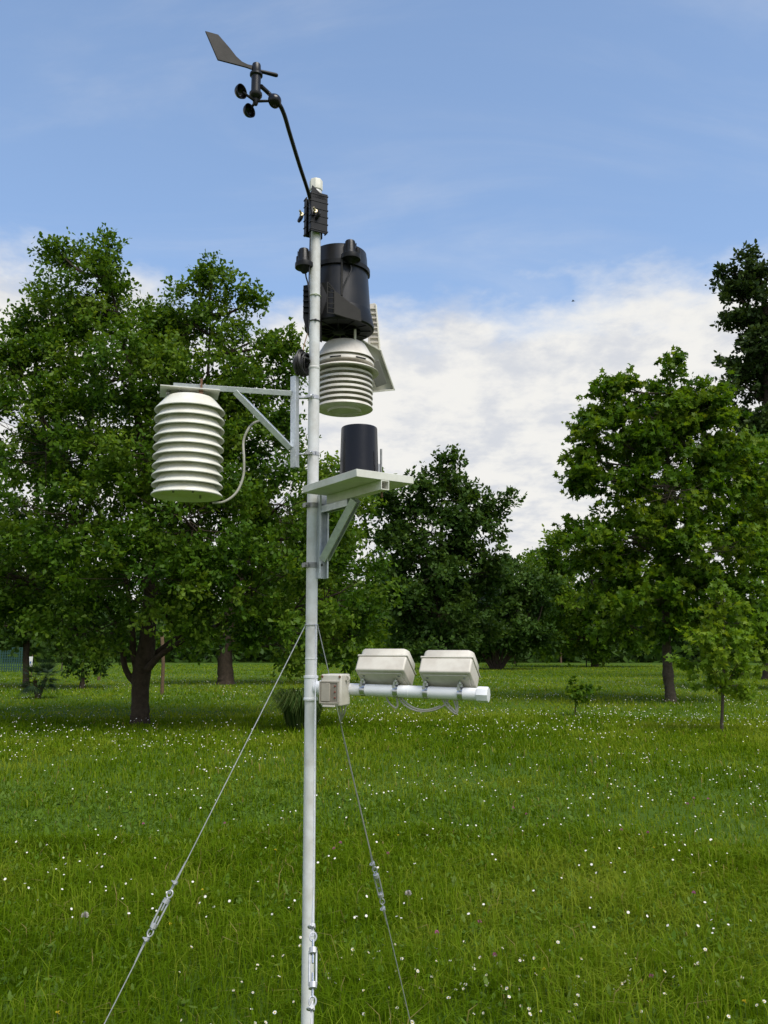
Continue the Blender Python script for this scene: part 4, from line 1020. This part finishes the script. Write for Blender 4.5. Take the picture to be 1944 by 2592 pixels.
# ---- two junction boxes tilted on the arm
tilt = math.radians(36)
HA = -N_                                               # horizontal, away from the viewer
Wd = HA * math.sin(tilt) + tz * math.cos(tilt); Vd = HA * math.cos(tilt) - tz * math.sin(tilt)
def jbox(label, xc, clamps, s1=.056, s2=.026, D=.067, Lb=.130):
    ctc = arm(xc) + Wd * (RA + .0075)
    bcn = ctc + Vd * ((s2 - s1) / 2)
    r_ = thing('junction_box', ctc, label, 'junction box')
    Hh = s1 + s2; db = D * .64
    m = MB(); m.box(bcn + Wd * (db / 2), (Lb, Hh, db), AH, Vd, Wd); m.build('body', M['cream'], r_, bevel=.0045, seg=3)
    m = MB(); m.box(bcn + Wd * (db + .0012), (Lb + .004, Hh + .004, .0044), AH, Vd, Wd); m.build('seal_rim', M['cream'], r_, bevel=.0014)
    hx_, hy_ = Lb / 2 - .001, Hh / 2 - .001; ch = .012
    poly = [(-hx_, -hy_ + ch), (-hx_ + ch * .4, -hy_ + ch * .4), (-hx_ + ch, -hy_), (hx_ - ch, -hy_), (hx_ - ch * .4, -hy_ + ch * .4), (hx_, -hy_ + ch), (hx_, hy_ - ch), (hx_ - ch * .4, hy_ - ch * .4), (hx_ - ch, hy_), (-hx_ + ch, hy_), (-hx_ + ch * .4, hy_ - ch * .4), (-hx_, hy_ - ch)]
    lb_ = bcn + Wd * (db + .0034)
    m = MB(); m.prism([lb_ + AH * a + Vd * c2 for a, c2 in poly], Wd * (D - db - .004)); m.build('lid', M['cream'], r_, bevel=.002, seg=2)
    m = MB(); m.box(bcn - Wd * .001, (Lb * .86, Hh * .74, .003), AH, Vd, Wd); m.build('back_plate', M['cream'], r_, bevel=.001)
    for a in (-.36, .36):
        m = MB(); m.lathe([(.0034, 0), (.0034, .0014), (0, .0018)], bcn - Wd * .002 - Vd * (Hh * .24) + AH * Lb * a, -Wd, 8); m.build('screw', M['dullsteel'], r_)
    for cxp in clamps:
        c2 = arm(cxp); band(r_, c2, AD, RA, .0125, M['steel'], None)
        m = MB(); k_ = c2 - HA * (RA + .001) * .4 + tz * (RA + .001) * .92
        m.box(c2 + tz * (RA + .004) - HA * .004, (.013, .010, .007), AH, HA, tz); m.tube([c2 + tz * (RA + .002) - HA * .007, c2 + tz * (RA + .017) - HA * .009], .0026, 8)
        m.lathe([(.0052, 0), (.0052, .004)], c2 + tz * (RA + .008) - HA * .008, n=6); m.lathe([(.0046, 0), (.0046, .0035)], c2 - HA * (RA + .006) + tz * .012, -HA, 6)
        m.build('clamp_bolt', M['steel'], r_)
    return r_
jbox('cream junction box tilted on the side arm, the one nearer the mast', 735, (577, 842))
jbox('cream junction box tilted on the side arm, the one beside the end cap', 1255, (1083, 1362))
# cables looping under the arm
cb = thing('arm_cables', arm(1000) - tz * .05, 'grey cables looping down under the white side arm', 'cable')
def arc(*q, Y=None, r=.0024):
    mm = MB(); mm.tube(smooth_path([at(*z5(x_, y_), (Y if Y else arm(x_).y + .004)) for x_, y_ in q], 6), r, 8); mm.build('loop', M['cable'], cb)
arc((755, 505), (772, 555), (805, 595), (838, 612), (850, 590), (846, 545), (838, 510))
arc((855, 505), (880, 560), (940, 610), (1020, 638), (1120, 635), (1200, 608), (1240, 575), (1270, 520))
arc((865, 505), (900, 552), (960, 600), (1030, 626), (1110, 625), (1195, 598))
arc((1205, 525), (1240, 590), (1290, 640), (1325, 660), (1335, 620), (1330, 560), (1318, 520))
arc((1230, 525), (1262, 585), (1300, 628), (1322, 645), (1320, 600), (1300, 540))

# ---- guy wires
def guy(label, a, e_px, Ye, tb_px, third=False, cab=False):
    """a: fixing point on the mast; e_px: where it leaves the picture; tb_px: rows of clip, eye, body, eye, clip"""
    e = at(*e_px, Ye); d = (e - a).normalized()
    L = (a.z + .02) / -d.z; g_ = a + d * L
    r_ = thing('guy_wire', (g_.x, g_.y, 0), label, 'guy wire')
    def onw(py):
        nn = UP - FW * ((1296 - py) / F)
        t = (C0 - a).dot(nn) / d.dot(nn); return a + d * t
    P_ = [onw(q) for q in tb_px]
    x_, y_, _ = basis(d, (0, -1, .3))
    m = MB(); m.tube([a, P_[0] - d * .004], .0013, 8); m.build('wire', M['wire'], r_)
    m = MB(); m.tube([P_[0] - d * .05 + y_ * .001, P_[0] + y_ * .003, P_[1] + y_ * .003], .0012, 6); m.tube([P_[0] - d * .004, P_[1]], .0013, 6); m.build('wire_end', M['wire'], r_)
    m = MB(); m.tube([P_[5 - 1] - d * .004, g_], .0013, 8); m.tube([P_[3], P_[4] + y_ * .003, P_[4] + d * .05 + y_ * .001], .0012, 6); m.build('wire', M['wire'], r_)
    for q in (P_[0], P_[4]):                            # wire rope clips
        m = MB(); m.box(q, (.010, .008, .007), x_, y_, d); m.tube([q - x_ * .009 + y_ * .003, q + x_ * .009 + y_ * .003], .0022, 6); m.ring(q + y_ * .004, d, .0055, .0018, 12, 6)
        m.lathe([(.0038, 0), (.0038, .003)], q + x_ * .006, x_, 6); m.lathe([(.0038, 0), (.0038, .003)], q - x_ * .009, x_, 6); m.build('wire_clip', M['wire'], r_)
    for q, sg_ in ((P_[1], 1), (P_[3], -1)):
        m = MB(); m.ring(q, x_, .0062, .0018, 16, 6, sx=1.35, hint=d); m.build('eye', M['wire'], r_)
    b0, b1 = P_[2][0] if isinstance(P_[2], tuple) else None, None
    return r_, P_, d, x_, y_, onw
def turnbuckle(r_, onw, d, x_, y_, r0, r1, eye0, eye1):
    p, q = onw(r0), onw(r1)
    m = MB()
    for sg_ in (-1, 1): m.tube([p + y_ * .0062 * sg_, q + y_ * .0062 * sg_], .0021, 8)
    for c_ in (p, q): m.tube([c_ - d * .005, c_ + d * .005], .0078, 10)
    tbo = m.build('turnbuckle', M['wire'], r_)
    m = MB(); m.tube([onw(eye0) + d * .006, p + d * .022], .0022, 8); m.tube([q - d * .022, onw(eye1) - d * .006], .0022, 8); m.build('screw', M['steel'], tbo)
R6 = lambda y: z6(0, y)[1]
aw = mast(1582)
A1 = aw + Vector((-RM, 0, 0)); o1 = guy('taut steel guy wire running down to the left from the mast', A1, (264, 2592), 2.02, [R6(q) for q in (432, 485, 575, 665, 697)])
turnbuckle(o1[0], o1[5], *o1[2:5], R6(517), R6(633), R6(485), R6(665))
A2 = aw + Vector((RM, .004, 0)); o2 = guy('steel guy wire running down to the right behind the switch box', A2, (1040, 2592), 2.62, [R6(q) for q in (343, 371, 445, 520, 553)])
turnbuckle(o2[0], o2[5], *o2[2:5], R6(400), R6(490), R6(371), R6(520))
A3 = aw + Vector((RM * .8, -RM * .8, 0)); o3 = guy('steel guy wire coming forward along the right edge of the mast', A3, (790.5, 2592), 1.62, [R6(q) for q in (637, 684, 830, 985, 1020)])
turnbuckle(o3[0], o3[5], *o3[2:5], R6(750), R6(912), R6(684), R6(985))
for o_ in (o1, o2, o3):                                 # ground pegs
    g_ = ORIGIN[o_[0]]; m = MB(); m.tube([g_ + Vector((0, 0, -.15)), g_ + Vector((0, 0, .05))], .007, 8); m.ring(g_ + Vector((0, 0, .05)), (1, 0, 0), .012, .003, 14, 6); m.build('ground_peg', M['dullsteel'], o_[0])
m = MB(); m.ring(aw, MD, RM + .0012, .0016, 28, 6); m.build('guy_collar', M['steel'], mr)
m = MB(); q_ = [kn] + [o2[5](y_) + Vector((-.001, -.003, 0)) for y_ in (1850, 1950, 2050, 2150)]; m.tube(smooth_path(q_, 4), .0014, 6); m.build('cable', M['cable'], sw)

# ------------------------------------------------------------------ flowers
def daisy_mesh(name, petals, tiltv, hh, closed):
    m = MB(); top = Vector((0.004, 0, hh)); n_ = Vector(tiltv).normalized(); a, b_, d = basis(n_)
    m.cur = 2; m.tube([(0, 0, 0), (.002, 0, hh * .6), top], .0011, 4, caps=False)
    m.cur = 0
    for k in range(petals):
        t_ = 2 * math.pi * k / petals + random.uniform(-.1, .1); r_ = .0115 * random.uniform(.85, 1.1)
        e_ = a * math.cos(t_) + b_ * math.sin(t_); s_ = d.cross(e_)
        m.add([top + e_ * .003 - s_ * .0012, top + e_ * r_ * .7 - s_ * .0032 + d * r_ * closed * .6, top + e_ * r_ + d * r_ * closed, top + e_ * r_ * .7 + s_ * .0032 + d * r_ * closed * .6, top + e_ * .003 + s_ * .0012], [(0, 1, 2, 3, 4)])
    m.cur = 1; m.lathe([(.0042, 0), (.0036, .0018), (0, .0026)], top + d * .0006, d, 7)
    me = bpy.data.meshes.new(name); me.from_pydata(m.v, [], m.f); me.polygons.foreach_set('material_index', m.mi)
    for q in (M['petal'], M['yolk'], M['stem']): me.materials.append(q)
    me.update(); return me
dm = [daisy_mesh('daisy', 11, (random.uniform(-.5, .5), random.uniform(-.9, .1), 1), h_, c_) for h_, c_ in ((.10, .1), (.115, .25), (.13, .05), (.11, .5), (.14, .15), (.12, .35))]
n = 34000
x, y, r = grass_points(n, 3.1, 46, .9, .60)
dens = vnoise(x + 20, y + 8, 2.4) * .6 + vnoise(x, y, .9) * .4
band_ = np.exp(-((y - 12.5) / 3.2) ** 2) * (x < -1.5) * 0.9 + np.exp(-((y - 17) / 4.0) ** 2) * (x > 1.2) * .8 + (r < 7.5) * .10
keep = rng.random(n) < np.clip(.12 + (dens - .42) * 1.5, .05, 1) * (.50 + .55 * band_)
x, y, r = x[keep], y[keep], r[keep]
od = np.argsort(r); x, y, r = x[od], y[od], r[od]
vis = np.abs(x / y) < .47
near = np.where(vis)[0][:290]; rest = np.setdiff1d(np.arange(len(x)), near)
for i in near:
    o = bpy.data.objects.new('daisy', dm[random.randint(0, 5)]); COL.objects.link(o)
    o.location = (x[i], y[i], 0); o.rotation_euler = (0, 0, random.uniform(-1.6, 1.6)); k = random.uniform(.5, .85); o.scale = (k, k, k)
    tag(o, 'small white daisy with a yellow eye in the near grass', 'daisy', 'daisies in the near grass')
n = len(rest); xr, yr = x[rest], y[rest]
hd = np.stack([xr, yr, .13 + .06 * rng.random(n)], -1)
R_ = (.0056 + .0044 * rng.random(n)) * np.clip(r[rest] / 14, .9, 1.25)
nv = nrm(np.stack([rng.normal(0, .4, n), -.5 + rng.normal(0, .4, n), np.ones(n)], -1)); a_ = nrm(np.cross(nv, [0, 1, 0])); b2 = np.cross(nv, a_)
V = np.stack([hd + a_ * (R_ * math.cos(t_))[:, None] + b2 * (R_ * math.sin(t_))[:, None] for t_ in np.linspace(0, 2 * math.pi, 9)[:-1]], 1)
tag(npmesh('daisies', V, 8, M['petal']), 'countless small white daisies sprinkled through the farther meadow', 'daisies', kind='stuff')
# clover heads, buttercups, dandelion clocks
def head_mesh(name, hm, rad, hh, k):
    m = MB(); m.tube([(0, 0, 0), (.003, 0, hh * .5), (0, 0, hh)], .0012, 4, caps=False); m.cur = 1
    for i in range(k):
        a = random.uniform(0, 6.28); e = random.uniform(-.4, 1.4); d = Vector((math.cos(a) * math.cos(e), math.sin(a) * math.cos(e), math.sin(e))); s_ = basis(d)[0] * rad * .25
        m.add([Vector((0, 0, hh)) + d * rad * .2 - s_ * .3, Vector((0, 0, hh)) + d * rad * .7 - s_, Vector((0, 0, hh)) + d * rad, Vector((0, 0, hh)) + d * rad * .7 + s_, Vector((0, 0, hh)) + d * rad * .2 + s_ * .3], [(0, 1, 2, 3, 4)])
    me = bpy.data.meshes.new(name); me.from_pydata(m.v, [], m.f); me.polygons.foreach_set('material_index', m.mi); me.materials.append(M['stem']); me.materials.append(hm); me.update(); return me
cm = head_mesh('clover', M['pink'], .013, .11, 26); bm_ = head_mesh('buttercup', M['butter'], .011, .13, 12); fm = head_mesh('dandelion_clock', M['fluff'], .021, .16, 90)
def flower(me, name, px, py, hh, label, cat, group=None):
    p = at_z(px, py, hh); o = bpy.data.objects.new(name, me); COL.objects.link(o); o.location = (p.x, p.y, 0); o.rotation_euler = (random.uniform(-.1, .1), random.uniform(-.1, .1), random.uniform(0, 6)); tag(o, label, cat, group)
flower(fm, 'dandelion_clock', *z6(1467, 483), .16, 'pale dandelion seed head right of the right guy wire', 'dandelion')
flower(fm, 'dandelion_clock', 215, 2318, .16, 'pale dandelion seed head left of the left turnbuckle', 'dandelion')
for px, py in ((364, 2085), (567, 2084), (858, 2133), (846, 2148), (985, 2160), (1109, 2360), (1216, 2333), (1575, 2100), (1638, 2106), (1755, 2020), (1741, 2034), (1300, 2045), (1755, 2260), (1336, 2060), (1794, 2022), (1292, 1936), (1645, 2470), (1247, 2417)):
    flower(cm, 'clover', px, py, .11, 'small pink clover head in the grass', 'clover', 'pink clover heads')
for px, py in ((510, 2254), (428, 2338), (1886, 2537), (1380, 2455), (700, 2150), (1655, 2145), (150, 2565), (1010, 2115)):
    flower(bm_, 'buttercup', px, py, .13, 'small yellow buttercup in the grass', 'buttercup', 'yellow buttercups')
